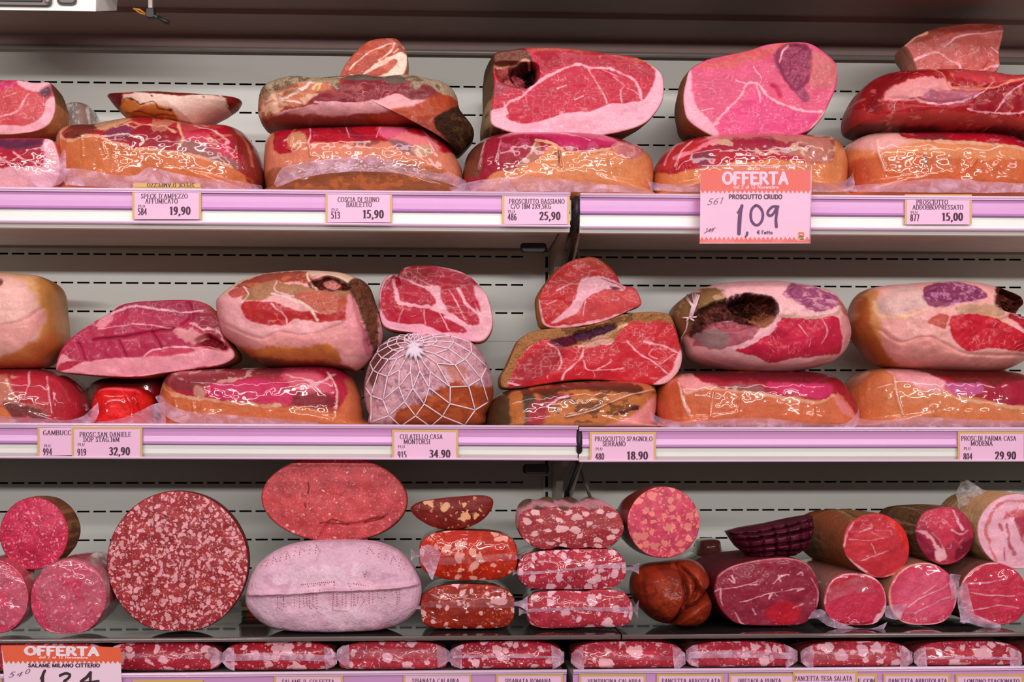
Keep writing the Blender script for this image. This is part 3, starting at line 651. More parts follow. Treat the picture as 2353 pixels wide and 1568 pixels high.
r = solid('T7', 'aged_ham', 'long crusted ham with grey mould on top and dark shank end', 'ham', "597,260 603,222 625,203 670,195 720,197 780,193 840,190 880,195 940,190 990,198 1030,208 1050,230 1058,262 1085,298 1088,318 1072,340 1052,357 1035,346 1005,325 960,307 900,305 830,304 740,304 650,299 612,297 600,280",
    .105, .18, 'pillow', finish='cut', group=GC, center=(830, 250), parts=('dried_meat', 'back'), lump=.02, base=(156, 64, 48, .5), rough=.003, regs=[
    ('p', (202, 116, 84, .6), "606,252 660,222 720,212 775,225 735,252 680,272 620,287 604,275", 12, 14), ('l', 'W', "640,262 690,240 735,222", 6, 12), ('l', 'W', "620,250 660,255 700,262", 5, 12), ('l', (236, 196, 130), "735,235 752,215 742,240", 7, 6),
    ('n', (232, 190, 160), 18, .12, 2.2, .7, "605,230 760,220 720,270 610,285"),
    ('p', (134, 42, 50, 1), "715,265 760,244 792,230 812,214 890,218 940,220 948,250 962,262 900,270 800,269 740,270", 5, 6), ('n', (176, 84, 76), 14, .2, 2.5, .5, "740,240 930,225 940,262 760,266"),
    ('p', (126, 52, 54, .7), "942,232 985,220 1002,235 988,256 958,264 944,256", 5, 5), ('p', (240, 168, 170), "640,292 720,274 800,269 870,264 915,248 942,262 985,262 960,277 900,287 820,290 740,296", 4, 4),
    ('l', 'F', "735,268 780,270 830,270", 5, 3), ('p', (172, 70, 40), "860,292 950,276 1000,252 1050,236 1058,248 1032,272 990,302 900,307 830,306", 8, 6), ('p', (168, 84, 70), "604,296 680,288 830,296 830,308 650,306", 6, 6),
    ('p', (60, 34, 20), "998,302 1040,272 1056,252 1088,296 1092,322 1052,362 1008,328", 6, 5), ('n', (96, 66, 36), 14, .1, 1, .7, "1040,290 1088,290 1088,340 1050,355"), ('g', .003, "1050,290 1062,320 1050,345", 4), ('g', .003, "640,225 650,270 630,290", 5),
    ('p', (182, 158, 128), "598,245 604,216 630,200 720,196 850,188 990,196 1035,208 1056,234 1040,243 1000,232 970,226 948,233 935,214 800,214 790,236 762,225 700,222 650,238 612,252", 5, 9), ('n', (104, 74, 52), 9, .1, 2.2, .7, "600,215 850,190 1050,215 1040,240 900,216 790,232 610,250"),
    ('p', (112, 96, 84), "802,216 828,196 852,193 880,205 886,216", 4, 5), ('p', (112, 96, 84), "888,216 904,200 930,205 940,224 902,224", 4, 5), ('n', (168, 98, 70), 10, .1, 2, .6, "600,225 650,240 620,290 600,280")],
    patches=[('mould_crust', "598,245 604,216 630,198 720,190 850,182 990,190 1040,206 1058,234 1040,243 1000,232 970,226 948,233 935,214 800,214 790,236 762,225 700,222 650,238 612,252", meat('crust')),
             ('shank_end', "998,302 1040,272 1056,252 1092,296 1095,322 1052,366 1008,328", meat('crust'))])
solid('T8', 'ham_piece', 'small ham end piece with white fat perched on the crusted ham', 'ham piece', "778,192 782,170 795,145 815,120 840,98 865,89 905,87 920,97 932,115 936,140 933,165 925,180 910,189 890,196 860,191 830,188 800,193", .075, .09, base=(180, 74, 52, 1), rind=(206, 158, 112), shift=(4, 3), regs=[
    ('p', (245, 216, 192), "798,195 808,172 820,180 850,160 868,144 900,130 922,119 937,124 938,152 925,172 900,187 870,195 840,192", 4, 4), ('p', (190, 86, 66, 1), "826,182 848,168 880,150 906,136 914,146 896,162 866,180 840,186", 4, 4),
    ('l', (244, 206, 180), "802,160 815,145 850,120 880,105 898,100", 4, 5), ('l', (244, 206, 180), "870,140 895,122 906,98", 5, 5), ('l', (244, 206, 180), "905,122 920,108 935,112", 4, 4), ('p', (136, 56, 34, .4), "905,88 928,108 936,128 920,116 912,104", 5, 4), ('n', (220, 120, 96), 12, .2, 1, .4)])
# fourth stack
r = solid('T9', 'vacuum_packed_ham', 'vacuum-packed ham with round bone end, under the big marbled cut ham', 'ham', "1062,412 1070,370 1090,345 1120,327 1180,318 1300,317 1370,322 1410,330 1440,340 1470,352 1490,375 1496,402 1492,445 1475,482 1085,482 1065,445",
    YP, .20, 'pillow', finish='film', group=GV, floor=S1, parts=('packed_ham', 'back'), base=(158, 28, 50, .8), regs=[
    ('p', (196, 42, 94, .4), "1160,332 1240,322 1330,326 1400,342 1380,364 1330,372 1290,368 1240,348", 16, 12), ('n', (206, 96, 130), 18, .2, 2, .55, "1130,330 1400,325 1380,370 1200,400"), ('p', (112, 60, 42), "1062,412 1085,352 1112,332 1106,380 1095,425", 10, 8),
    ('p', (218, 134, 86), "1170,418 1200,408 1236,382 1262,360 1290,378 1350,382 1390,370 1440,372 1470,350 1504,372 1504,490 1120,490 1120,428", 4, 6), ('l', 'C', "1222,352 1260,362 1290,378 1340,381 1390,368", 7, 4),
    ('p', (196, 112, 112), "1382,368 1418,346 1450,338 1469,350 1463,376 1440,391 1408,387", 4, 7), ('n', (226, 160, 140), 9, .1, 1, .6, "1390,365 1450,342 1465,375 1420,388"), ('p', (176, 112, 92), "1178,412 1206,385 1222,358 1234,376 1202,410", 4, 4), ('l', (236, 186, 170), "1178,410 1206,385 1222,358", 3),
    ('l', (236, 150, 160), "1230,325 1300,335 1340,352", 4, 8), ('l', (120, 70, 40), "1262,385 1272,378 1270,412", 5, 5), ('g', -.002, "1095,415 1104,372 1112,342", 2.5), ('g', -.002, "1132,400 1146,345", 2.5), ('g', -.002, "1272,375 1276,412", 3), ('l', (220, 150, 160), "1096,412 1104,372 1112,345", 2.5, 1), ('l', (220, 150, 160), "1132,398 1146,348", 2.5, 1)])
flap(r, "1030,432 1100,416 1180,408 1260,410 1340,420 1430,428 1500,440", "1040,440 1110,441 1180,441 1260,441 1340,442 1430,442 1500,443", .005, seed=9)
r = solid('T10', 'cut_ham', 'big marbled cut ham with dark bone cavity and thick pink fat band', 'ham', "1137,122 1170,115 1200,110 1260,108 1320,112 1380,120 1440,127 1470,134 1500,150 1522,170 1527,200 1524,230 1505,262 1480,285 1440,300 1380,312 1300,315 1210,311 1160,301 1130,286 1126,262 1130,230 1134,190 1133,150",
    .06, .17, base=(196, 40, 64, 1), group=GC, shift=(-34, 4), rind=(124, 92, 52), bul=.015, taper=.10, regs=[
    ('p', (174, 34, 52, .6), "1235,110 1320,112 1420,124 1490,150 1510,170 1490,185 1440,165 1380,150 1300,146 1240,168", 16, 8), ('l', (176, 74, 42), "1215,114 1300,113 1400,124 1470,142", 7, 4), ('p', (228, 196, 156), "1455,128 1500,148 1526,175 1512,165 1488,146", 4, 4),
    ('p', (244, 174, 190), "1122,258 1162,250 1163,268 1178,279 1222,284 1268,272 1300,262 1360,256 1400,240 1440,238 1476,230 1498,198 1508,165 1500,140 1535,165 1535,235 1492,290 1400,320 1210,320 1120,292", 3, 3),
    ('l', 'F', "1158,252 1170,236 1200,222 1230,196 1250,180 1290,160 1330,148 1352,155 1400,158 1440,175 1464,198 1472,228", 7, 3), ('l', 'F', "1350,155 1366,182 1386,216 1394,238", 3.5, 3), ('l', 'F', "1165,262 1162,250 1160,238", 6), ('l', 'F', "1410,178 1432,196 1425,212 1430,236", 3, 4), ('l', 'F', "1440,205 1458,212 1468,222", 2, 4), ('l', 'F', "1280,205 1300,198", 3), ('l', 'F', "1320,230 1340,222", 2), ('l', 'F', "1385,160 1420,178", 3),
    ('p', (84, 38, 26), "1132,120 1205,113 1225,143 1233,170 1226,197 1190,204 1152,184 1136,152", 5, 6), ('p', (112, 54, 34), "1140,121 1204,117 1210,140 1150,149", 4, 3), ('l', (220, 150, 120), "1140,153 1180,150 1210,138 1218,150", 6, 5), ('p', (150, 60, 58, .3), "1142,158 1174,154 1180,172 1144,180", 4, 4), ('p', (168, 74, 76), "1160,186 1190,176 1210,190 1204,204 1165,204", 4, 4),
    ('p', (40, 16, 12), "1178,162 1196,156 1226,150 1231,180 1216,196 1206,180 1190,176", 5, 5), ('p', (166, 62, 76, .3), "1118,192 1150,188 1162,205 1136,225", 4, 5), ('p', (206, 100, 110), "1180,160 1200,160 1212,180 1190,178", 4, 5),
    ('d', .035, "1172,160 1196,152 1228,148 1233,182 1214,198 1186,190", 10), ('d', .012, "1134,150 1200,146 1225,180 1190,200 1150,186", 8), ('l', (172, 100, 62), "1130,288 1160,302 1210,312 1300,316 1380,313 1440,301 1482,286 1508,262 1526,228", 5, 2)],
    rregs=[('p', (84, 56, 34), "1090,105 1180,100 1330,105 1180,125 1130,150 1100,170", 10, 8), ('p', (196, 164, 120), "1090,240 1130,225 1130,300 1095,290", 8, 8), ('n', (70, 44, 26), 14, .15, 1, .6)],
    patches=[('cut_face>bone_cavity', "1132,118 1205,111 1227,143 1235,170 1228,199 1190,206 1150,186 1134,152", None)])
# fifth stack
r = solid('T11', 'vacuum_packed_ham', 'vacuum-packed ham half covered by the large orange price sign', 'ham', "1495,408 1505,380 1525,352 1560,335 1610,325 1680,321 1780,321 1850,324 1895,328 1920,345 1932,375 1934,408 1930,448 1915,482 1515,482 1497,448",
    YP, .20, 'pillow', finish='film', group=GV, floor=S1, parts=('packed_ham', 'back'), base='L', regs=[
    ('p', (186, 116, 100), "1605,335 1680,325 1780,323 1850,332 1884,350 1892,372 1860,402 1800,392 1750,382 1700,374 1620,366", 12, 14), ('p', (160, 40, 60, .6), "1612,350 1700,345 1780,352 1800,372 1740,380 1640,376 1612,370", 10, 14), ('n', (232, 190, 160), 16, .12, 2.4, .7, "1610,328 1880,330 1885,395 1620,370"), ('n', (120, 40, 60), 14, .2, 2, .6, "1610,335 1860,335 1860,390 1620,372"),
    ('p', (196, 48, 50, .7), "1498,402 1530,360 1570,344 1608,342 1600,366 1560,382 1530,407", 8, 8), ('l', (238, 134, 146), "1530,388 1580,370 1622,345", 12, 8), ('p', (130, 40, 60), "1560,395 1600,375 1610,392 1590,410", 8, 10),
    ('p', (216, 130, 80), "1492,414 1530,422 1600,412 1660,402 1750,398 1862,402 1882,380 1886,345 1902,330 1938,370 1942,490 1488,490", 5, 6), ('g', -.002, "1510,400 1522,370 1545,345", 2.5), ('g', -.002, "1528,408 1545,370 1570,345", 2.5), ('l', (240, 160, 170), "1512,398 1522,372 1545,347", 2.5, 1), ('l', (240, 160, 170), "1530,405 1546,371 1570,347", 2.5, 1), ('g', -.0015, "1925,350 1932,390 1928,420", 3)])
flap(r, "1486,410 1500,420 1540,426 1580,424 1640,420", "1495,438 1540,440 1580,441 1640,442", .005, seed=11)
sheet(r, 'film_flap', "1860,424 1900,424 1932,420 1950,408 1957,395", "1862,440 1905,441 1940,440 1962,430 1963,410", .012, FILM, .004, 7, 50, 12, None, .012)
r = solid('T12', 'cooked_ham', 'bright pink ham half with Y-shaped white seam above the orange price sign', 'ham', "1570,216 1575,190 1585,160 1620,138 1660,128 1720,115 1760,102 1800,97 1855,97 1890,115 1920,142 1926,165 1922,200 1905,240 1890,270 1860,300 1810,316 1750,321 1690,322 1650,318 1610,299 1580,275 1571,245",
    .055, .15, base=(220, 84, 120, .12), rind=(160, 96, 62), group=GC, shift=(-3, 4), regs=[
    ('p', (226, 76, 128, .3), "1640,285 1715,222 1745,215 1790,246 1850,262 1888,260 1850,305 1700,322", 14, 6), ('p', (206, 86, 88, .4), "1595,152 1700,120 1800,97 1810,112 1740,140 1650,158", 14, 8), ('p', (150, 62, 92), "1785,112 1850,98 1876,130 1870,170 1850,200 1860,225 1842,237 1825,216 1800,182 1776,150", 8, 8), ('p', (204, 104, 108), "1868,118 1916,145 1918,190 1882,205 1862,200 1862,150", 8, 6), ('n', (190, 80, 110), 12, .15, .6, .5, "1790,110 1870,105 1850,225 1800,180"),
    ('p', (242, 170, 188), "1565,160 1586,160 1592,215 1606,252 1636,284 1652,312 1620,308 1570,275 1560,210", 7, 4), ('l', 'F', "1640,284 1700,222 1714,196 1734,192 1746,201 1762,222 1800,242 1842,256 1888,258", 6, 4), ('l', 'F', "1736,194 1742,215 1746,238", 4, 4), ('l', 'F', "1690,185 1715,196", 4, 5), ('l', 'F', "1596,256 1640,250", 3, 4), ('l', 'F', "1790,142 1798,116 1812,106", 5, 5), ('l', 'F', "1730,155 1745,180 1742,195", 3, 6), ('l', 'F', "1650,282 1620,300", 4),
    ('l', (178, 24, 34), "1774,198 1784,205 1792,222", 5, 4), ('g', .004, "1774,198 1784,205 1792,222", 4), ('l', 'F', "1922,150 1924,200 1892,264 1852,306", 4, 2), ('d', .006, "1790,115 1850,105 1862,160 1830,205 1795,165", 14)],
    rregs=[('p', (96, 66, 46), "1560,150 1600,130 1800,90 1900,100 1800,110 1600,160", 10, 6)])
solid('T12b', 'hock', '', '', "1577,315 1580,300 1592,290 1640,290 1680,300 1690,322 1650,329 1600,329 1580,326", .125, .09, 'pillow', base=(66, 54, 46), finish='crust', parent=r, parts=('hock', 'back'), regs=[('n', (104, 92, 80), 8, .1, 3, .7)])
# sixth stack
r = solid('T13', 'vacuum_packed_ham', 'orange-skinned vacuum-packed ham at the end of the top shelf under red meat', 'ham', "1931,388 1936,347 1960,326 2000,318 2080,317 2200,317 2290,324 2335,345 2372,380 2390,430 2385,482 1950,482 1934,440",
    YP, .20, 'pillow', finish='film', group=GV, floor=S1, parts=('packed_ham', 'back'), base=(220, 136, 88), regs=[
    ('p', (236, 168, 160), "1932,350 1965,320 2045,318 2055,345 2022,364 1960,368", 10, 8), ('p', 'L', "2028,326 2100,316 2280,320 2335,345 2385,402 2342,392 2300,366 2200,358 2100,352 2040,346", 6, 8), ('n', (206, 110, 120), 14, .18, 2.5, .6, "2040,322 2300,325 2340,380 2100,350"), ('p', (130, 40, 50, .3), "2060,340 2120,336 2130,352 2080,356", 8, 6), ('l', 'C', "2040,352 2100,354 2200,360 2300,370 2352,398", 9, 4),
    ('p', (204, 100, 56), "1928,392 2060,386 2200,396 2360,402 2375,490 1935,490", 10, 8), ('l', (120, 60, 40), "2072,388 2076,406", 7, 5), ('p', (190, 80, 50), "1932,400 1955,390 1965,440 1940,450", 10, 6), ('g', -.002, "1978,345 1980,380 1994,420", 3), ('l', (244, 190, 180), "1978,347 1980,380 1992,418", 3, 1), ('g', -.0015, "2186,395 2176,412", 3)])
flap(r, "1936,430 2050,420 2170,411 2260,418 2380,424", "1940,441 2050,442 2170,443 2260,443 2380,443", .006, seed=13)
solid('T14', 'boned_ham', 'dark red boned ham with pale sinew knot below the topmost wedge', 'ham', "1945,290 1946,265 1955,240 1975,210 2000,190 2040,180 2120,177 2220,180 2300,190 2380,192 2420,240 2420,310 2360,334 2300,330 2240,322 2150,319 2060,319 1990,313 1955,303",
    .10, .19, 'pillow', base=(164, 28, 32, 1), finish='cut', group=GC, parts=('lean_meat', 'back'), rough=.002, regs=[
    ('p', (190, 60, 64, 1), "2140,195 2280,198 2335,215 2240,228 2160,216", 8, 8), ('p', (128, 20, 26, .5), "1960,270 1975,222 2010,195 2060,186 2110,184 2060,205 2000,235 1985,280", 14, 10), ('p', (230, 146, 146), "1996,248 2030,220 2080,211 2126,220 2132,240 2100,250 2050,259 2010,260", 6, 8), ('p', (176, 92, 112), "2075,248 2120,240 2192,242 2180,266 2110,276 2080,266", 8, 10), ('l', 'F', "2012,262 2060,262 2110,272 2170,262", 5, 8), ('l', (226, 140, 110), "2112,182 2122,210 2134,234 2180,238 2230,235 2300,214 2353,214", 6, 6),
    ('p', (146, 22, 34, 1), "2180,262 2230,236 2290,225 2340,222 2345,250 2300,280 2240,292 2190,285", 6, 6), ('l', 'F', "2232,290 2260,250 2300,225", 4, 6), ('l', 'F', "2180,262 2210,240 2225,225", 4, 6), ('p', (178, 54, 50), "1946,266 1975,285 2040,288 2100,284 2200,292 2300,298 2425,282 2425,335 2242,325 1980,316", 5, 5), ('l', 'F', "2172,282 2220,292 2290,290 2353,272", 5, 6), ('p', (90, 30, 26), "1945,300 2060,312 2240,316 2353,324 2353,340 1980,320", 8, 5), ('n', (220, 120, 110), 12, .28, 2, .5), ('g', .004, "2118,185 2126,212 2140,236 2200,240 2300,216", 5), ('g', .003, "2000,255 2080,270 2180,266", 5), ('g', -.003, "2030,238 2100,232", 12)])
solid('T15', 'ham_wedge', 'angular ham wedge balanced highest of all on the dark red boned ham', 'ham piece', "2078,104 2100,85 2125,72 2160,62 2220,54 2270,53 2307,58 2308,70 2301,100 2296,120 2299,148 2291,165 2270,178 2240,182 2180,179 2112,173 2106,160 2100,140 2090,120", .085, .09, base=(190, 88, 80, .8), sharp=True, rind=(210, 150, 124), shift=(4, 5), regs=[
    ('p', (156, 62, 50, .5), "2090,92 2160,62 2270,53 2306,60 2240,70 2160,84 2110,100", 8, 6), ('l', 'C', "2078,104 2104,88 2130,74", 6, 4), ('l', 'F', "2100,138 2130,126 2152,122 2180,138 2202,150 2204,176", 6, 4), ('l', 'F', "2168,108 2200,86 2250,78 2304,70", 4, 4), ('l', 'F', "2250,165 2280,152 2300,150", 7, 4), ('l', 'F', "2278,110 2296,122", 4), ('p', (110, 40, 60), "2112,172 2180,176 2260,168 2292,164 2270,182 2180,182", 5, 4), ('l', 'W', "2152,172 2166,168 2174,176", 6), ('n', (214, 120, 106), 20, .15, 2.2, .4), ('g', .003, "2262,160 2272,145", 4)])
# ================================================================ middle shelf
GM = 'cut hams on the middle shelf'; GW = 'vacuum-packed hams along the middle shelf'
r = solid('M2', 'vacuum_packed_ham', 'vacuum-packed ham with orange corner below the pale fat ham at shelf end', 'ham', "-90,910 -72,868 -30,851 40,848 100,850 150,862 185,885 205,915 214,940 213,968 200,1000 -80,1000", .12, .19, 'pillow', finish='film', group=GW, floor=S2, parts=('packed_ham', 'back'), base=(178, 40, 54, .8), regs=[
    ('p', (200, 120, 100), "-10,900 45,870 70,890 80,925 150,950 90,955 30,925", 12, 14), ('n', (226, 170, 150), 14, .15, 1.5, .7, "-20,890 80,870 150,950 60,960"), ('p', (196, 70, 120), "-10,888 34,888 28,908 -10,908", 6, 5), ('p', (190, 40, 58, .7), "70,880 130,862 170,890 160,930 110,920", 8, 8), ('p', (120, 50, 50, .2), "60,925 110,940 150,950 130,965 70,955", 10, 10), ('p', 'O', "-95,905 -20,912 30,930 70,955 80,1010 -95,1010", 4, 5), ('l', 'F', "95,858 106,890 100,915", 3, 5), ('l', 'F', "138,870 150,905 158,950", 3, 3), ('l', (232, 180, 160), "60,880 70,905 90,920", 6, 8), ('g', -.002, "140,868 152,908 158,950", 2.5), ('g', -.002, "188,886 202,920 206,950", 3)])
flap(r, "-60,954 20,958 90,962 150,966 190,958 212,940 226,924", "-60,973 20,974 90,975 150,976 190,976 215,972 228,950", .008, seed=21)
solid('M1', 'cut_ham', 'ham with broad pale fat and tan rind on the leftmost film pack', 'ham', "-110,760 -105,700 -80,650 0,632 60,634 105,640 135,665 143,720 147,770 143,800 120,826 90,846 0,851 -80,848 -105,810", .10, .18, 'pillow', finish='cut', group=GM, parts=('fat_and_rind', 'back'), base=(240, 182, 170), e=(.5, .7), regs=[
    ('p', (228, 170, 120), "-80,640 0,628 80,632 130,655 146,700 150,780 140,805 122,810 128,760 118,700 90,660 40,645 0,640", 16, 6), ('p', (206, 140, 74), "112,646 142,672 150,770 146,805 128,820 122,790 132,740 122,690", 12, 6), ('p', (206, 118, 66), "-100,846 -80,825 20,828 70,815 110,795 142,770 146,800 120,830 90,850 -80,852", 14, 7), ('p', (230, 158, 150), "-40,800 0,790 40,762 90,750 125,718 132,755 100,795 50,820 -60,822", 4, 3),  # last patch: deeper pink paints the shading of the lower facet
    ('p', (132, 60, 58), "-60,642 10,646 44,660 40,674 0,684 -60,690", 6, 7), ('n', (200, 120, 110), 8, .1, 2, .6, "-60,645 44,660 0,684"), ('p', (192, 90, 80, .5), "-20,684 30,680 42,692 36,706 20,722 0,702", 5, 5), ('p', (200, 26, 38, 1), "-80,700 -12,704 12,730 12,748 2,762 -60,790", 4, 4), ('g', .002, "0,790 40,762 90,750 128,718", 4)],
    patches=[('cut_face', "-110,640 10,644 46,660 44,700 16,735 12,755 -4,768 -90,800", None)])
solid('M3', 'cut_ham', 'dark red sloping ham slab propped above the small bright red package', 'ham', "127,848 132,820 145,795 170,770 215,740 250,720 275,702 310,694 370,690 430,689 465,695 490,715 505,735 515,770 525,790 539,810 535,826 500,842 430,851 370,859 320,867 250,866 180,860 140,856", .065, .16, base=(182, 42, 78, .12), rind=(176, 104, 60), group=GM, regs=[
    ('p', (160, 40, 72, .3), "250,722 290,695 430,690 482,705 506,740 430,738 350,716 300,714", 10, 8), ('p', (150, 34, 56, .3), "440,700 490,715 515,775 500,780 450,740", 14, 8), ('l', 'F', "242,728 300,706 360,711 420,719 466,713", 6, 5), ('l', 'F', "226,756 300,746 400,756 440,762", 3, 5), ('l', 'F', "160,772 215,742", 5, 6), ('p', (232, 134, 150), "222,745 246,722 262,728 240,752", 6, 8),
    ('p', (236, 150, 164), "127,850 143,815 164,828 200,830 262,824 320,822 342,812 400,814 460,802 500,806 527,800 542,812 532,832 445,848 330,866 200,862 135,860", 4, 4), ('p', (180, 34, 60, .5), "131,853 142,836 195,830 150,850", 4, 4), ('p', (206, 66, 92, .4), "328,822 350,808 400,800 455,802 400,816", 6, 5), ('l', 'F', "330,822 352,806 410,797 460,800", 4, 3),
    ('p', (122, 14, 26), "452,782 480,772 514,790 521,806 490,802 466,796", 6, 8), ('d', .012, "452,782 480,772 514,790 521,806 490,802 466,796", 10), ('p', (228, 146, 150), "398,756 440,758 474,774 452,788 420,776", 8, 10), ('l', (238, 160, 166), "440,745 500,765 512,790", 6, 10), ('l', (238, 150, 150), "450,800 490,802 520,815", 7, 6), ('l', (134, 26, 56), "216,782 300,772 400,756", 3, 2), ('g', .003, "216,782 300,772 400,756", 3), ('g', .003, "180,790 195,830", 3), ('g', .003, "272,782 290,820", 3), ('g', .003, "350,765 372,800", 3), ('l', (134, 26, 56), "180,788 194,826", 3, 2), ('l', (134, 26, 56), "272,782 290,818", 3, 2), ('l', (134, 26, 56), "350,764 372,800", 3, 2), ('g', .003, "430,692 440,730 420,750", 5)])
r = solid('M4', 'red_wrapped_package', 'small bright red shiny package squeezed between two film-packed hams', 'package', "216,985 219,945 228,906 240,893 260,889 300,890 332,895 350,912 352,945 345,985", .075, .11, 'pillow', base=(232, 18, 22), finish='film', floor=S2, parts=('red_wrapper', 'back'), regs=[('n', (190, 8, 14), 14, .1, 1, .6), ('l', (244, 90, 80), "240,900 290,895 320,925", 2), ('g', -.002, "300,892 320,930 322,965", 4), ('g', -.002, "232,905 228,960", 4), ('l', (150, 6, 12), "325,900 338,950", 4)])
solid('M4b', 'meat_block', '', '', "200,985 204,905 228,876 280,868 340,866 384,872 388,985", .17, .12, 'pillow', base=(140, 16, 22), finish='film', floor=S2, parent=r, parts=('meat_block', 'back'), regs=[('p', (104, 84, 74), "195,985 200,900 230,870 262,868 240,900 225,985", 10, 6), ('p', (90, 24, 24), "240,872 390,868 390,890 260,890", 10)])
flap(r, "222,970 262,966 300,955 330,942 352,930 380,923", "225,976 262,977 300,978 330,978 352,979 382,979", .02, seed=24)
r = solid('M5', 'vacuum_packed_ham', 'vacuum-packed ham with magenta centre, carrying the ham with brown cut face', 'ham', "372,932 378,895 388,870 410,855 460,850 540,848 620,846 680,843 740,842 780,848 810,868 828,900 836,935 837,960 830,1000 385,1000 377,960", .12, .19, 'pillow', finish='film', group=GW, floor=S2, parts=('packed_ham', 'back'), base=(182, 32, 62, .7), regs=[
    ('p', (146, 52, 60, .4), "395,880 430,858 560,850 660,852 640,880 520,892 440,905", 10, 10), ('n', (230, 176, 160), 12, .15, 2.6, .7, "420,860 620,852 600,885 430,890"), ('p', (208, 44, 94, .3), "500,892 580,880 650,884 690,915 660,938 560,928 505,912", 12, 8), ('p', (216, 90, 110, .6), "660,868 740,862 780,900 740,920 690,900", 12, 12), ('l', 'F', "672,870 722,882 745,900", 6, 8), ('l', 'F', "690,902 740,890 775,862", 5, 8), ('p', (140, 40, 50, .4), "700,910 760,905 790,930 740,945 690,938", 8, 8),
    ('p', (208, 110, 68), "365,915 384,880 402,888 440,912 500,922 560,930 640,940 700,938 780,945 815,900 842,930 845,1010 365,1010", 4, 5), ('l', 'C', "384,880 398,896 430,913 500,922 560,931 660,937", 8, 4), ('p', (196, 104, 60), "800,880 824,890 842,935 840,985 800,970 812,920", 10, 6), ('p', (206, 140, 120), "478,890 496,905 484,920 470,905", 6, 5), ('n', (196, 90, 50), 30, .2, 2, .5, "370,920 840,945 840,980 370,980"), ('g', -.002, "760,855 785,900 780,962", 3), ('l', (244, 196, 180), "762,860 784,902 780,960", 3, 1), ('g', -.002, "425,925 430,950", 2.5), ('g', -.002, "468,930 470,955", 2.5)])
flap(r, "358,912 372,909 390,928 430,945 520,953 620,961 730,971", "366,930 385,960 430,975 520,976 620,977 740,978", .012, seed=25)
r = solid('M6', 'cut_ham', 'ham with brownish cut face and dark knuckle end next to the netted ham', 'ham', "502,700 510,685 540,660 580,640 640,630 700,626 760,628 800,634 835,648 852,665 864,700 876,740 880,770 871,800 850,830 820,852 790,850 740,846 680,847 620,846 590,830 550,800 520,775 507,740", .10, .19, 'pillow', finish='cut', group=GM, parts=('fat_and_rind', 'back'), base=(242, 170, 172), e=(.5, .75), rough=.002, regs=[
    ('p', (236, 200, 172), "505,690 560,645 640,627 760,624 835,642 855,668 806,668 700,640 600,652 560,672 520,692", 8, 6), ('p', (228, 148, 146), "508,738 560,768 620,788 660,775 720,782 800,755 852,785 856,822 720,820 600,810 545,795", 5, 4), ('p', (204, 112, 56), "535,800 600,806 700,806 772,802 790,840 700,852 620,850 575,832", 10, 8), ('p', (120, 66, 36), "570,826 700,834 800,842 800,856 600,856", 10, 6),
    ('p', (156, 72, 60, .4), "555,674 620,640 680,633 722,640 734,668 650,662 600,674", 5, 8), ('n', (214, 120, 70), 9, .15, 2, .7, "560,670 720,640 730,665 600,672"), ('p', (170, 116, 80, .3), "590,674 640,660 700,672 780,680 812,677 810,718 782,732 740,728 700,702 660,692 610,702 578,704 575,690", 5, 6), ('p', (186, 42, 44, 1), "574,712 600,705 650,710 682,722 720,728 772,733 808,716 812,744 740,752 692,744 672,757 640,760 600,750 580,737", 4, 4), ('p', (190, 90, 66, 1), "690,692 740,684 808,696 806,718 772,730 740,726 702,708", 6, 6), ('l', 'W', "642,690 680,700 722,718 742,748", 6, 4), ('l', 'F', "650,660 652,685 690,695", 4, 6), ('l', 'F', "640,712 668,735 676,756", 4, 4), ('p', (194, 88, 76, .6), "543,682 578,673 585,690 560,697 545,692", 4, 4), ('l', 'W', "578,672 590,690 576,708", 5),
    ('p', (84, 28, 20), "726,666 760,650 792,655 812,674 780,680 736,678", 5, 7), ('p', (206, 130, 120), "752,664 775,655 792,668 770,676", 4, 6), ('d', .018, "726,666 760,650 792,655 812,674 780,680 736,678", 8), ('l', 'W', "718,640 728,662 740,680", 6, 8), ('p', (122, 72, 50), "808,662 832,648 852,668 868,705 872,790 856,815 846,790 840,740 820,700", 5, 5), ('p', (236, 150, 156), "808,690 822,700 842,760 852,810 830,830 815,790 806,740", 6, 5), ('p', (206, 110, 130), "836,760 850,775 858,810 846,820", 5, 4), ('d', .012, "812,665 850,668 875,740 862,810 845,800 830,730", 14), ('g', .002, "508,738 560,768 620,788 660,775 720,782 800,755", 4), ('n', (80, 54, 34), 10, .15, .7, .7, "825,655 850,668 875,760 860,780 840,700")],
    patches=[('cut_face', "540,684 575,664 640,640 700,632 735,645 760,645 812,670 812,745 740,753 692,746 670,758 640,762 598,750 574,735 570,705 545,698", None), ('knuckle_end', "808,660 832,646 856,668 880,705 884,790 856,818 846,790 838,740 818,700", meat('crust'))])
# netted ham
r = solid('M7', 'netted_ham', 'round netted ham tied with a white string net', 'ham', "838,900 840,870 850,835 870,800 900,778 940,769 990,768 1040,772 1080,785 1105,810 1125,850 1133,890 1131,922 1115,955 1090,985 870,985 848,952 840,925", .11, .19, 'pillow', base=(214, 158, 166), finish='dry', floor=S2, parts=('ham_body', 'back'), e=(.75, .8), center=(985, 880), rough=.002, regs=[
    ('n', (168, 110, 128), 12, .05, 1, .6), ('n', (236, 190, 200), 9, .15, 1, .6), ('p', (124, 68, 62), "855,838 898,785 950,772 930,800 895,840 862,890 848,880", 10, 10), ('p', (172, 74, 38), "955,930 1000,908 1045,872 1080,895 1136,888 1134,930 1095,995 925,995 915,955", 8, 14), ('n', (206, 104, 60), 20, .15, 2, .5, "950,930 1130,890 1100,980 930,980"), ('p', (206, 130, 120), "1030,840 1070,850 1060,880 1035,870", 10, 10), ('n', (140, 84, 100), 7, .2, 1, .7, "900,870 1010,860 1000,920 930,930")])
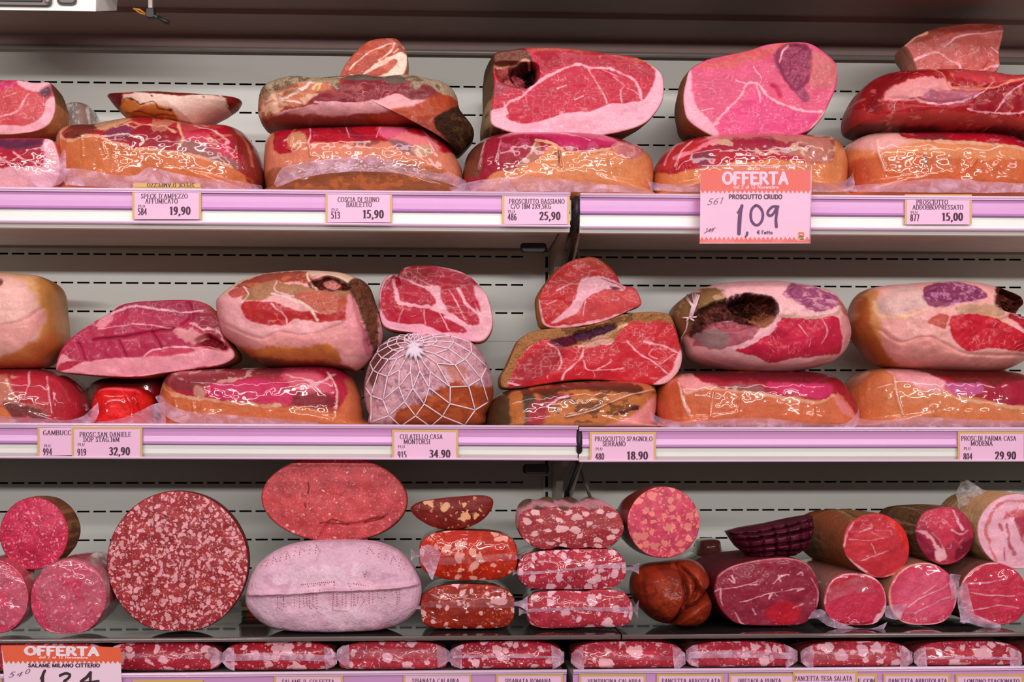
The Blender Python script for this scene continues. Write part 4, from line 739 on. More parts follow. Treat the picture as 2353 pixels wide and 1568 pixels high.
M_net = plain('string_net', (246, 222, 236), .7)
O7 = ITEMS['M7'][1]; kn = np.array([952., 806.]); NA = 17
def netp(i, rr):
    a = 2 * math.pi * i / NA + .25; d = np.array([math.cos(a), math.sin(a)])
    w_ = O7 - kn; k = np.argmax((w_ / np.linalg.norm(w_, axis=1)[:, None]) @ d); p = kn + (O7[k] - kn) * rr
    j = 9 * np.array([fbm(np.array(i * 1.7), np.array(rr * 9), 3), fbm(np.array(i * 1.7 + 9), np.array(rr * 9), 4)])
    return p + j * (1 if rr < .9 else .2)
RR = [.10, .30, .50, .68, .83, .955]; paths = []
def lay(p, q, n=7): return [onto('M7', *(p * (1 - t) + q * t), .0022) for t in np.linspace(0, 1, n)]
for j in range(len(RR) - 1):
    for i in range(NA):
        o0 = .5 * (j % 2)
        if j == 0: paths.append(lay(netp(i, RR[0]), netp(i, RR[1]))); continue
        a = netp(i + (.5 if j % 2 == 0 else 0), RR[j]) if j > 1 else netp(i, RR[1])
        for s in (-.5, .5):
            off = (.5 if j % 2 == 0 else 0)
            paths.append(lay(a, netp(i + off + s, RR[j + 1])))
net_ = strand(r, 'string_net', paths, .00095, M_net, 5)
kp = [[onto('M7', *netp(i + .3, .015), .006), onto('M7', *netp(i + .1, .08), .007), onto('M7', *netp(i, .16), .003)] for i in range(NA)]
kc = onto('M7', kn[0], kn[1], .004); mb = MB()
for p in kp: mb.tube([kc] + p, [.004, .0042, .003, .0014], 6)
sub(mb.build('net_gather', M_net, r, True), net_)
solid('M8', 'ham_piece', 'fist-shaped cut ham piece sitting on the netted ham', 'ham piece', "870,690 873,665 880,645 893,633 904,631 910,638 918,626 935,613 985,610 1040,618 1075,632 1100,655 1120,680 1130,715 1133,745 1125,770 1108,785 1080,785 1030,775 970,768 910,760 882,750 872,725", .075, .13, base=(244, 172, 190), rind=(198, 128, 96), group=GM, regs=[
    ('p', (182, 30, 54, 1), "872,688 882,650 900,636 940,612 1000,611 1060,627 1096,652 1110,690 1118,718 1100,716 1090,700 1102,742 1080,748 1062,742 1040,722 1020,730 1050,745 1072,764 1020,764 980,748 930,744 892,737 875,715", 4, 4), ('p', 'F', "975,660 1008,658 1015,690 1028,720 992,712 1002,690", 5, 5), ('l', 'F', "904,645 914,690 930,701 975,706 1000,712 1040,728 1078,756", 9, 4), ('l', 'F', "918,638 960,655 990,664", 5, 4), ('l', 'F', "1010,690 1022,715 1050,738", 8, 4), ('l', 'F', "1052,664 1072,700 1098,722 1112,735", 6, 4), ('p', 'F', "1090,658 1110,668 1136,715 1136,770 1108,790 1090,760 1105,735 1100,700", 6, 4), ('l', 'F', "1030,668 1050,700 1070,735", 2.5, 5), ('l', 'F', "960,640 1000,660", 2, 4), ('l', 'F', "975,712 978,745", 2.5, 4), ('l', 'F', "1010,720 1035,760", 2.5, 5), ('l', 'F', "925,712 915,740", 2, 4), ('p', (150, 22, 34, 1), "905,640 940,615 985,612 1000,630 960,640 930,640", 12, 6), ('g', .004, "906,634 915,650", 4)])
r = solid('M9', 'vacuum_packed_ham', 'brown-skinned film-packed ham under the broad red cut ham', 'ham', "1115,975 1122,935 1150,905 1200,893 1300,880 1400,876 1470,880 1500,895 1503,930 1497,968 1485,1000 1120,1000", .12, .19, 'pillow', finish='film', group=GW, floor=S2, parts=('packed_ham', 'back'), base=(198, 116, 62), regs=[
    ('p', (76, 56, 34), "1110,1000 1122,930 1160,902 1212,892 1216,1000", 8, 8), ('p', (186, 106, 50), "1168,1000 1168,910 1192,905 1196,1000", 8, 8), ('p', (166, 40, 54, .3), "1205,975 1214,930 1270,912 1302,914 1252,942 1232,980", 10, 10), ('p', (96, 46, 28), "1210,902 1300,884 1400,878 1462,890 1442,910 1380,902 1300,902 1240,916", 8, 8), ('n', (70, 40, 26), 12, .16, 2, .7, "1240,900 1480,890 1490,940 1300,975"), ('p', (238, 148, 146), "1370,990 1440,952 1490,918 1506,940 1492,1000", 10, 6), ('l', (80, 36, 40), "1400,952 1445,940", 8, 6), ('l', 'F', "1250,932 1290,914", 5, 6), ('g', -.003, "1288,962 1350,945 1420,915 1500,897", 3), ('l', (232, 180, 160), "1288,960 1350,944 1420,914 1498,897", 3, 1)])  # pale line along the film crease is a painted highlight
solid('M10', 'cut_ham', 'broad red cut ham with crusted brown top under the peaked ham wedge', 'ham', "1152,888 1151,866 1165,840 1182,800 1196,778 1230,760 1290,753 1340,751 1400,735 1440,721 1500,716 1538,723 1553,750 1563,790 1569,820 1562,850 1541,875 1515,885 1460,882 1400,875 1330,873 1260,882 1200,892 1165,893", .07, .16, base=(200, 34, 46, 1), rind=(160, 104, 64), group=GM, center=(1370, 825), regs=[
    ('p', (166, 24, 38, .8), "1168,880 1200,830 1250,800 1300,800 1280,840 1240,870 1190,888", 14, 6), ('p', (178, 122, 74), "1150,892 1150,862 1182,798 1202,768 1250,753 1340,748 1440,718 1542,720 1556,750 1540,742 1450,740 1425,762 1402,786 1352,800 1332,790 1300,796 1262,780 1222,792 1198,815 1178,850 1164,895", 5, 6), ('n', (98, 62, 44), 12, .1, 2, .7, "1180,800 1250,755 1440,720 1540,722 1440,740 1340,790 1210,790"), ('p', (98, 50, 76), "1318,770 1400,745 1412,756 1372,776 1325,782", 5, 7), ('p', (94, 22, 44), "1264,784 1310,770 1326,786 1290,797", 4, 5), ('l', (240, 190, 150), "1330,795 1370,780 1402,764 1440,745", 8, 8), ('p', (240, 176, 160), "1335,792 1370,782 1402,778 1398,790 1350,800", 5, 6),
    ('l', 'F', "1258,790 1280,802 1290,830 1282,850", 4, 6), ('l', 'F', "1342,804 1330,830 1300,855 1292,872", 5, 4), ('l', 'F', "1440,785 1470,815 1500,832 1540,862", 4, 4), ('l', 'F', "1478,786 1530,796 1560,812", 4, 4), ('l', 'F', "1370,850 1400,832 1402,824", 4, 5), ('l', 'F', "1340,830 1352,850 1400,850 1430,846", 2.5, 4), ('l', 'F', "1500,800 1490,815 1510,825", 2.5, 4), ('l', 'F', "1505,845 1550,812", 2, 4), ('p', (244, 172, 180), "1556,812 1572,800 1574,850 1542,882 1490,890 1532,862 1548,845", 4, 4), ('l', 'F', "1168,878 1185,884 1195,890", 5), ('l', (112, 40, 30), "1165,893 1260,884 1330,875 1400,877 1460,884", 5, 2), ('d', .012, "1320,768 1400,745 1412,760 1340,790", 10)],
    patches=[('crusted_top', "1146,895 1146,862 1180,796 1200,764 1250,748 1340,744 1440,712 1545,715 1560,750 1540,742 1450,740 1425,762 1402,786 1352,800 1332,790 1300,796 1262,780 1222,792 1198,815 1178,850 1164,898", meat('crust'))])
solid('M11', 'ham_wedge', 'peaked ham wedge with central white fat streak in front of the dark cable', 'ham piece', "1237,690 1240,675 1255,650 1280,620 1310,600 1345,591 1370,592 1395,608 1412,625 1422,642 1430,655 1455,660 1468,675 1474,700 1450,712 1400,735 1350,748 1290,755 1252,750 1241,725", .075, .11, base=(192, 38, 42, 1), rind=(206, 140, 74), shift=(-8, 2), regs=[
    ('p', (206, 70, 72, 1), "1262,740 1330,705 1345,690 1400,668 1450,665 1474,700 1400,732 1320,738", 12, 6), ('p', 'F', "1330,648 1346,636 1380,634 1402,640 1424,652 1438,660 1430,668 1400,665 1375,672 1345,690 1330,714 1300,732 1265,742 1298,716 1320,692 1326,665", 4, 4), ('l', (150, 50, 70), "1382,640 1412,650 1432,662", 3, 4), ('l', 'F', "1237,690 1244,722 1256,748 1300,751 1400,732 1452,712", 9, 3), ('l', 'F', "1280,670 1310,655 1330,650", 3, 4), ('l', 'F', "1345,690 1340,725", 2.5, 4), ('l', 'F', "1258,700 1280,690", 2.5), ('p', (176, 64, 40, .5), "1300,604 1345,592 1380,598 1415,632 1400,625 1350,605", 8, 4), ('p', (130, 40, 60), "1400,656 1425,664 1410,668", 4, 3), ('g', .003, "1428,652 1436,664", 4)])
r = solid('M12', 'vacuum_packed_ham', 'vacuum-packed ham with curled lilac flap under the ham tied with string', 'ham', "1500,940 1505,900 1520,875 1560,860 1640,856 1740,853 1840,855 1900,865 1930,890 1950,925 1963,960 1957,1000 1515,1000 1505,965", .12, .19, 'pillow', finish='film', group=GW, floor=S2, parts=('packed_ham', 'back'), base=(210, 108, 70), regs=[
    ('p', (166, 28, 48, .6), "1585,886 1560,866 1650,857 1850,857 1902,867 1938,900 1954,942 1938,958 1920,932 1892,906 1876,918 1832,926 1782,914 1720,910 1650,900", 5, 6), ('p', (120, 20, 34, .4), "1560,866 1650,857 1850,857 1900,870 1860,885 1740,884 1640,880", 12, 6), ('p', (208, 44, 96, .3), "1730,888 1860,888 1878,900 1852,922 1780,912", 8, 6), ('p', (150, 84, 80), "1640,892 1700,888 1720,905 1660,902", 8, 8), ('p', (238, 150, 150), "1545,872 1572,866 1592,886 1622,894 1560,907 1550,890", 6, 8), ('l', 'C', "1556,907 1600,897 1680,906 1760,917 1840,930 1880,912", 8, 4), ('p', (198, 88, 50), "1498,960 1505,890 1522,872 1542,872 1546,985 1510,985", 8, 5), ('p', (230, 130, 130), "1880,910 1910,930 1930,960 1900,950", 10, 8), ('n', (208, 100, 56), 30, .2, 2, .5, "1505,920 1940,950 1940,980 1505,980"),
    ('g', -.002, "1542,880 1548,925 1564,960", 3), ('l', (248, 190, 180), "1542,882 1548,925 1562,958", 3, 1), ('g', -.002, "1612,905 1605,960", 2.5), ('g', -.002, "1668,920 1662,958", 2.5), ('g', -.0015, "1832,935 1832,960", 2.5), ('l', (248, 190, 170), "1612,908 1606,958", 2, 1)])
flap(r, "1490,940 1505,955 1530,964 1570,969 1660,964 1750,961 1850,972 1930,975 1960,960 1972,938", "1495,965 1520,980 1570,983 1660,984 1750,984 1850,984 1935,984 1968,978 1976,952", .010, seed=32)
r = solid('M13', 'cut_ham', 'ham with hollow bone cavity and white string tie on its dark end', 'ham', "1540,735 1545,710 1570,685 1600,668 1650,655 1720,650 1790,651 1850,660 1900,675 1925,705 1938,740 1943,775 1930,810 1900,835 1850,850 1790,858 1740,858 1680,851 1620,839 1585,822 1572,795 1555,765", .10, .19, 'pillow', finish='cut', group=GM, parts=('fat_and_rind', 'back'), base=(242, 180, 182), e=(.5, .75), rough=.0025, regs=[
    ('p', (132, 96, 60), "1536,740 1546,705 1590,675 1622,676 1642,700 1622,742 1582,772 1555,768", 8, 10), ('n', (206, 160, 120), 14, .15, 1, .7, "1545,720 1600,675 1640,690 1580,765"), ('p', (74, 34, 28), "1572,735 1600,715 1640,697 1690,690 1742,700 1752,730 1732,760 1690,760 1640,747 1604,772 1572,778", 7, 10), ('n', (132, 66, 54), 10, .12, 1, .8, "1572,735 1640,697 1742,700 1740,760 1600,772"), ('p', (180, 108, 74), "1695,740 1735,724 1746,745 1726,765 1690,748", 5, 8),
    ('p', (178, 90, 102, .4), "1600,762 1640,748 1690,757 1714,766 1692,792 1650,810 1600,807 1578,792", 5, 6), ('p', (150, 112, 112), "1578,780 1610,765 1645,785 1640,808 1600,806", 8, 8), ('p', (198, 36, 66, 1), "1662,812 1700,792 1742,767 1756,742 1800,742 1842,744 1885,738 1897,762 1906,790 1902,818 1850,826 1790,832 1745,840 1710,827", 3, 4), ('l', 'F', "1636,816 1690,797 1735,772 1754,740", 11, 3), ('p', (160, 80, 116, .2), "1768,692 1785,668 1812,663 1870,680 1897,700 1886,717 1840,727 1800,712", 5, 7), ('n', (226, 160, 176), 8, .15, 2, .7, "1768,692 1812,663 1897,700 1840,727"), ('p', (180, 104, 92, .5), "1893,695 1932,724 1943,748 1905,732", 6, 5), ('l', (206, 160, 140), "1750,738 1810,742 1880,734 1900,715", 8, 7), ('p', (226, 150, 150, .6), "1895,745 1920,740 1925,780 1908,800", 6, 8), ('l', 'F', "1800,760 1820,785", 3, 5), ('l', 'F', "1850,745 1862,775 1850,800", 2.5, 5),
    ('d', .03, "1650,712 1690,700 1740,708 1748,730 1720,748 1670,735", 12), ('d', .012, "1575,735 1640,700 1700,695 1748,728 1700,760 1610,770", 12), ('d', .008, "1785,680 1830,672 1880,700 1840,718 1800,706", 10), ('g', .002, "1590,825 1680,845 1790,850 1890,832", 5)],
    patches=[('cut_face', "1660,814 1636,816 1578,800 1578,780 1604,772 1640,747 1690,760 1732,762 1754,738 1800,742 1885,734 1900,750 1910,790 1904,822 1850,830 1790,836 1745,844 1708,831", None), ('cut_face>bone_cavity', "1572,735 1600,715 1640,695 1690,688 1744,698 1754,730 1732,762 1690,760 1640,747 1604,772 1570,780", meat('crust'))])
mb = MB(); M_str = plain('white_string', (244, 206, 216), .7)
for k in range(9): mb.tube([onto('M13', 1564 + k * .6, 742, .004), onto('M13', 1570 + k * .8, 715, .008), onto('M13', 1576 + (k - 4) * 2.4, 680 + abs(k - 4) * 2.5, .012)], .0012, 5)
for k in range(5): mb.tube([onto('M13', 1564, 740, .006), onto('M13', 1552 + k * 7, 738 + (k % 2) * 9, .009)], .0012, 5)
mb.tube([onto('M13', 1563, v, .003) for v in (738, 752, 765, 778, 790)], .0013, 5); mb.build('string_tie', M_str, r, True)
r = solid('M14', 'vacuum_packed_ham', 'orange vacuum-packed ham below the open-hollowed ham at shelf end', 'ham', "1940,932 1945,895 1965,865 2000,850 2080,848 2180,849 2280,852 2345,870 2390,930 2397,1000 1955,1000 1945,965", .12, .19, 'pillow', finish='film', group=GW, floor=S2, parts=('packed_ham', 'back'), base=(214, 126, 80), regs=[
    ('p', (168, 30, 56, .5), "2078,864 2150,850 2280,854 2345,875 2366,905 2344,928 2300,938 2230,927 2180,917 2138,902", 5, 6), ('p', (110, 30, 28, .2), "2050,852 2280,852 2320,870 2240,890 2140,880", 12, 8), ('p', (238, 160, 164), "2006,858 2080,856 2124,892 2092,908 2050,887", 10, 8), ('p', (200, 90, 140), "2120,890 2190,885 2205,905 2150,915", 6, 6), ('l', 'C', "2096,906 2180,926 2240,932 2300,942 2350,930", 8, 4), ('p', (206, 110, 66), "1942,945 1955,880 1990,858 2000,900 1985,985", 12, 6), ('n', (212, 110, 60), 30, .18, 2, .5, "1945,930 2390,950 2390,985 1950,985"), ('g', -.002, "2015,855 2018,910 2032,955", 3), ('l', (248, 196, 186), "2015,857 2018,910 2030,953", 3, 1), ('g', -.002, "1970,868 1960,910", 3), ('g', -.002, "2092,938 2098,958", 3)])  # dark patch along the top is painted shadow from the ham above
flap(r, "1946,975 1970,962 2000,966 2060,964 2100,958 2200,963 2300,966 2400,970", "1950,984 1990,984 2060,985 2100,985 2200,985 2300,985 2400,985", .010, seed=34)
solid('M15', 'cut_ham', 'large ham with open hollow and wide fat rim at the middle shelf end', 'ham', "1957,745 1958,715 1965,690 1985,668 2020,660 2080,655 2160,650 2220,653 2280,668 2318,685 2327,702 2316,716 2308,727 2330,733 2380,736 2440,742 2450,800 2400,818 2353,825 2300,850 2250,858 2170,857 2080,851 2020,838 1985,802 1965,775", .10, .19, 'pillow', finish='cut', group=GM, parts=('fat_and_rind', 'back'), base=(238, 168, 160), e=(.5, .75), center=(2190, 765), rough=.0025, regs=[
    ('p', (216, 146, 92), "1955,750 1958,700 1975,668 1992,680 1976,715 1986,740 2000,785 2060,835 2200,862 2080,855 2010,832 1963,778", 10, 6), ('p', (180, 96, 46), "1955,720 1968,685 1972,720 1976,760 2000,800 2040,840 2000,826 1964,780", 8, 6), ('p', (222, 176, 168), "1984,702 2010,676 2060,665 2088,690 2082,716 2040,730 1998,737", 8, 6), ('l', (238, 196, 140), "1980,700 1990,735 2040,738 2084,724", 6, 4), ('n', (200, 150, 150), 10, .2, 1, .4, "1990,700 2060,668 2080,712 2000,732"), ('p', (224, 146, 138), "1992,768 2030,795 2080,785 2120,800 2180,822 2353,822 2300,852 2180,862 2060,848 2005,810", 4, 4),
    ('p', (138, 60, 92), "2074,692 2100,665 2160,659 2202,670 2218,696 2190,702 2150,710 2100,720 2080,707", 5, 7), ('n', (200, 130, 170), 8, .12, 1, .7, "2074,692 2160,659 2218,696 2100,720"), ('p', (80, 28, 16), "2236,684 2264,665 2312,684 2328,704 2304,724 2262,727 2230,714", 6, 7), ('n', (150, 60, 36), 9, .15, 2, .7, "2236,684 2312,684 2320,710 2240,715"), ('p', (196, 146, 116), "2138,722 2200,712 2252,726 2232,742 2160,737", 6, 10), ('l', (228, 170, 90), "2205,738 2250,748 2280,775", 7, 8),
    ('p', (200, 30, 48, 1), "2128,742 2152,735 2222,740 2262,760 2302,775 2320,796 2312,814 2280,817 2220,810 2170,814 2136,782", 4, 4), ('p', (180, 36, 50, .8), "2262,733 2353,742 2450,746 2450,790 2330,790 2302,770", 5, 5), ('l', 'F', "2290,738 2320,752 2353,752", 4, 5), ('l', 'F', "2256,752 2300,776 2325,800", 5, 4), ('l', 'F', "2320,800 2353,795 2400,795", 6, 3), ('p', (196, 84, 72, .6), "2082,748 2110,734 2130,740 2122,766 2092,758", 4, 4), ('l', 'F', "2130,740 2122,765 2135,785", 6, 4), ('d', .035, "2246,690 2280,676 2318,700 2300,722 2256,724", 10), ('d', .008, "2084,690 2160,666 2205,690 2150,704", 12), ('g', .003, "1992,768 2030,795 2080,785 2120,800 2180,822 2340,824", 4)],
    patches=[('cut_face', "2082,746 2110,732 2152,733 2222,738 2262,731 2353,738 2460,742 2460,792 2330,794 2316,818 2280,820 2220,813 2168,817 2130,785 2120,768 2092,760", None), ('cut_face>bone_cavity', "2234,684 2264,663 2314,682 2332,704 2304,727 2262,730 2228,716", meat('crust'))])
# ================================================================ glass shelf: salami, sausages and loins
GS = 'cut salami on the glass shelf'; GL = 'cut loins on the glass shelf'; GP = 'wrapped flat salami on the glass shelf'
S_fine = salami((214, 48, 84), (242, 138, 166), 210, .30, .45, .55, 420)
S_fineW = salami((222, 66, 100), (246, 150, 176), 190, .28, .35, .55, 380, .7)
S_big = salami((172, 50, 54), (236, 166, 172), 185, .44, .85, .6, 380)
S_mort = salami((208, 78, 82), (246, 176, 168), 120, .20, .30, .45, 330, fine2=(232, 128, 128))
S_hot = salami((198, 38, 14), (246, 168, 152), 66, .38, .85, .4, 240, .6, fine2=(226, 104, 40))
S_hot2 = salami((158, 36, 20), (244, 176, 176), 74, .40, .95, .4, 260, .6, fine2=(206, 96, 50))
S_dark = salami((126, 26, 18), (238, 170, 124), 52, .44, .8, .2, 220)
S_pink = salami((192, 48, 66), (246, 184, 196), 74, .40, .9, .4, 300, .6)
S_pinkB = salami((194, 52, 68), (246, 184, 196), 62, .42, .9, .4, 300, .6)
S_rough = salami((176, 56, 62), (242, 182, 184), 62, .40, .85, .5, 300, stretch=(1, 1, 1.5))
S_round = salami((222, 74, 102), (244, 138, 128), 84, .44, .75, .6, 240, fine2=(246, 156, 132))
CAS = 'casing'
def twist(root, u, v, d, ln, sp, Y, seed=0, name='film_twist'):
    "gathered film end: narrow at the sausage, fanned out at the tip"
    return sheet(root, name, [(u, v - 5), (u + d * ln * .5, v - sp * .45), (u + d * ln, v - sp)], [(u, v + 5), (u + d * ln * .5, v + sp * .4), (u + d * ln, v + sp)], Y, FILM, .005, 7, 24, seed, None, .004)
solid('B1', 'cut_salami', 'round fine-grained salami with brown casing lying on two wrapped ones', 'salami', ell(78, 1227, 80, 84, 0, 28, .02), -.11, .075, shift=(4, -3), facemat=S_fine, rind=(120, 74, 46), group=GS, parts=('cut_face', CAS), rregs=[('n', (176, 120, 74), 9, .1, .7, .7)], taper=.10, bulge=.006, rim=.003)
r = solid('B3', 'cut_salami', 'fine-grained salami under clinging wrap, next to the largest round salami', 'salami', ell(157, 1375, 87, 92, 30, 28, .02), -.135, .12, shift=(14, -12), facemat=S_fineW, rind=(196, 84, 92), rfinish='film', group=GS, floor=ZG, parts=('cut_face', CAS), taper=.12, rregs=[('n', (170, 150, 140), 20, .0, 1.5, .5)])
sheet(r, 'clinging_wrap', "100,1300 150,1282 205,1290 248,1318 252,1390", "80,1360 105,1410 120,1450 150,1466 190,1455", -.140, FILMTHIN, .004, 18, 40, 3)
sheet(r, 'wrap_twist', "196,1286 222,1270 246,1282", "204,1300 232,1306 254,1330", -.10, WRAP, .012, 10, 24, 4)
r = solid('B2', 'cut_salami', 'wrapped fine-grained salami cut off by the photo edge, under the brown-cased one', 'salami', ell(-14, 1374, 80, 88, 0, 28, .02), -.135, .12, shift=(6, -10), facemat=S_fineW, rind=(196, 84, 92), rfinish='film', group=GS, floor=ZG, parts=('cut_face', CAS), taper=.12)
sheet(r, 'clinging_wrap', "-40,1300 20,1305 60,1350 64,1400", "-60,1380 -10,1430 20,1440 40,1430", -.140, FILMTHIN, .004, 14, 30, 6)
solid('B4', 'cut_salami', 'largest round salami with coarse white fat flecks, standing on its rim', 'salami', ell(408, 1293, 163, 165, 0, 40, .012), -.12, .12, shift=(-12, 4), facemat=S_big, rind=(92, 48, 34), group=GS, floor=ZG, parts=('cut_face', CAS), taper=.16, bulge=.004, rim=.003, bul=.01, lump=.015)
solid('B5', 'cut_sausage', 'wide oval cut sausage lying on the pale cloth-bound one, under the shelf rail', 'sausage', ell(768, 1147, 168, 100, 2, 36, .012), .021, .075, shift=(0, 6), facemat=S_mort, rind=(186, 84, 60), group=GS, parts=('cut_face', CAS), taper=.2, regs=[('g', .004, "735,1236 760,1198 805,1206 880,1190", 3)], bulge=.003, rim=.003)
mb = MB()
for pth in ("735,1202 752,1199 770,1203 790,1202 802,1206", "836,1200 862,1196 885,1184 892,1180", "708,1108 710,1122 708,1134", "700,1155 703,1166"):
    mb.tube([onto('B5', *p, .0002) for p in P(pth)], .0011, 5)
mb.build('crack', plain('crack', (150, 44, 46), .8), ITEMS['B5'][0], True)
r = solid('B6', 'bound_sausage', 'big pale pink cloth-bound sausage with stamped lettering and a horizontal seam', 'sausage', "566,1385 568,1350 580,1315 605,1285 640,1262 690,1248 770,1244 850,1246 905,1262 940,1290 962,1325 969,1355 962,1392 940,1420 905,1440 850,1462 780,1470 700,1466 650,1452 610,1434 582,1412", -.10, .17, 'pillow', front=.25, base=(232, 182, 202), finish='dry', floor=ZG, parts=('cloth_casing', 'back'), e=(.62, .75), center=(768, 1352), lump=.005, regs=[
    ('n', (208, 146, 172), 26, .12, 1.5, .4), ('n', (244, 206, 222), 40, .1, 1.5, .5), ('g', -.006, "572,1362 640,1358 760,1350 880,1346 966,1338", 5), ('l', (214, 140, 170), "575,1365 640,1361 760,1353 880,1349 966,1341", 3, 1), ('n', (200, 126, 140), 60, .12, 4, .6, "600,1425 800,1440 930,1420 900,1465 640,1465")])
M_ink = plain('stamp_ink', (176, 90, 90), .8); mb = MB(); rng = random.Random(4)
def stamp(paths):
    for pth in paths:
        q = P(pth); L = np.hypot(*np.diff(q, axis=0).T).sum(); n = max(2, int(L / 4.2))
        for p in resample(q, n, False):
            c = onto('B6', *p, .0004); mb.tube([(c[0], c[1] - .0004, c[2]), (c[0], c[1] + .002, c[2])], .0007, 5)
stamp(["646,1366 646,1388 656,1392", "660,1366 660,1386", "646,1366 660,1364 660,1370", "684,1364 684,1384", "696,1362 696,1386", "704,1362 706,1384", "712,1362 712,1382 722,1390", "718,1360 718,1384", "726,1360 726,1384 734,1390", "734,1360 735,1384", "700,1336 740,1332 772,1330", "716,1340 716,1350", "728,1338 728,1348", "742,1336 742,1348", "752,1336 752,1346", "760,1334 760,1346", "774,1331 774,1344",
       "772,1356 770,1394 800,1396", "780,1358 780,1384", "792,1358 792,1380", "800,1356 800,1384", "812,1354 812,1384 822,1382", "818,1354 818,1380", "828,1354 826,1376", "838,1354 834,1364 842,1370 834,1384", "852,1352 852,1378", "860,1352 860,1376", "872,1352 870,1366 880,1368", "888,1350 886,1366", "902,1350 904,1360", "912,1350 916,1366 914,1380", "920,1348 920,1372", "806,1334 812,1346", "818,1334 850,1340", "838,1308 842,1318 846,1308"])
stamp(["604,1302 606,1292 616,1286", "618,1296 622,1284", "632,1290 634,1276 642,1286", "650,1284 652,1270", "664,1280 664,1264 672,1276", "682,1272 684,1256", "694,1270 694,1256 704,1262", "716,1268 716,1252", "730,1266 730,1250 740,1262", "830,1262 832,1252", "846,1268 850,1254 860,1268", "872,1276 874,1260", "886,1280 890,1264", "900,1290 904,1274 912,1286", "918,1296 922,1284", "930,1304 934,1294"])
mb.build('stamped_lettering', M_ink, r, True)
r = solid('B9', 'wrapped_salami', 'dark red wrapped flat salami at the base of its stack beside the pink sausage', 'salami', rrect(965, 1342, 1184, 1456, 3.0, 36, 0, .02, 2), -.105, .16, facemat=S_hot2, rind=(90, 50, 36), rfinish='film', group=GP, floor=ZG, parts=('cut_face', CAS), taper=.15, bulge=.008, rim=.010)
twist(r, 968, 1396, -1, 22, 10, -.111, 1); twist(r, 1180, 1388, 1, 32, 18, -.111, 2); sheet(r, 'film_fold', "968,1385 1040,1382 1110,1380 1182,1376", "968,1396 1040,1397 1110,1396 1182,1398", -.1145, FILMTHIN, .001, 5, 50, 9)
r = solid('B8', 'wrapped_salami', 'orange-red wrapped flat salami directly under the chunky half slice', 'salami', rrect(962, 1219, 1190, 1335, 3.0, 36, 1, .02, 5), -.105, .16, facemat=S_hot, rind=(120, 60, 36), rfinish='film', group=GP, parts=('cut_face', CAS), taper=.15, bulge=.008, rim=.010)
twist(r, 966, 1275, -1, 22, 14, -.111, 3); sheet(r, 'film_fold', "966,1284 1040,1282 1110,1278 1188,1268", "966,1300 1040,1298 1110,1292 1188,1288", -.1145, FILMTHIN, .001, 5, 50, 8); sheet(r, 'film_crease', "964,1262 980,1252 1000,1258 1014,1272", "966,1290 980,1310 990,1330 994,1333", -.1145, FILM, .002, 8, 20, 4); twist(r, 1184, 1282, 1, 14, 8, -.109, 6)
solid('B7', 'half_salami', 'dark half slice of chunky salami lying flat on the orange-red wrapped one', 'salami', "943,1169 960,1156 1000,1148 1060,1142 1110,1140 1132,1149 1130,1170 1110,1195 1075,1213 1040,1218 1000,1214 965,1196 948,1181", -.095, .11, facemat=S_dark, rind=(110, 40, 26), group=GS, parts=('cut_face', CAS), taper=.3, shift=(3, 4), sharp=False)
r = solid('B12', 'wrapped_salami', 'pale pink wrapped flat salami at the base of the stack left of the knotted sausage', 'salami', "1208,1402 1212,1380 1230,1362 1290,1357 1345,1359 1370,1354 1430,1360 1452,1384 1456,1410 1445,1435 1410,1449 1350,1450 1280,1456 1240,1450 1216,1432", -.105, .16, facemat=S_pinkB, rind=(120, 90, 74), rfinish='film', group=GP, floor=ZG, parts=('cut_face', CAS), taper=.15, bulge=.008, rim=.010, shift=(-4, -4))
twist(r, 1212, 1406, -1, 20, 10, -.111, 7); twist(r, 1452, 1400, 1, 14, 22, -.111, 8); sheet(r, 'film_fold', "1212,1400 1290,1397 1370,1396 1452,1396", "1212,1408 1290,1404 1370,1404 1452,1412", -.1145, FILM, .001, 4, 50, 2)
r = solid('B11', 'wrapped_salami', 'pink wrapped flat salami, second in the stack below the ridged one', 'salami', "1187,1310 1196,1285 1215,1271 1280,1264 1400,1262 1426,1275 1440,1300 1438,1325 1420,1345 1390,1354 1240,1355 1206,1346 1191,1330", -.105, .16, facemat=S_pink, rind=(120, 90, 74), rfinish='film', group=GP, parts=('cut_face', CAS), taper=.15, bulge=.008, rim=.010, shift=(-4, -5))
twist(r, 1436, 1306, 1, 32, 14, -.111, 9); twist(r, 1192, 1316, -1, 14, 8, -.109, 11); sheet(r, 'film_fold', "1190,1314 1260,1312 1350,1302 1438,1292", "1190,1322 1260,1318 1350,1308 1438,1306", -.1145, FILM, .001, 4, 50, 3)
r = solid('B10', 'ridged_salami', 'flat salami with ridged brown top crowning the pink wrapped stack', 'salami', "1190,1205 1195,1182 1215,1170 1240,1172 1258,1166 1275,1164 1298,1174 1315,1166 1335,1164 1362,1174 1380,1164 1400,1166 1420,1178 1433,1205 1432,1226 1415,1249 1390,1261 1350,1259 1320,1263 1285,1257 1260,1264 1230,1259 1205,1243 1192,1223", -.105, .17, facemat=S_rough, rind=(122, 92, 72), group=GS, parts=('cut_face', CAS), shift=(2, -15), taper=.10, lump=.02, rregs=[('n', (86, 58, 44), 9, .05, 2, .7), ('p', (228, 160, 166), "1185,1180 1240,1162 1320,1160 1420,1160 1445,1215 1400,1175 1330,1170 1220,1172 1190,1215", 5)])
solid('B13', 'cut_salami', 'bright pink and orange round salami resting on the knotted brown sausage', 'salami', ell(1525, 1201, 84, 83, 10, 30, .015), -.09, .15, shift=(-12, 8), facemat=S_round, rind=(120, 34, 22), group=GS, parts=('cut_face', CAS), taper=.14, rfinish='wax', bulge=.004)
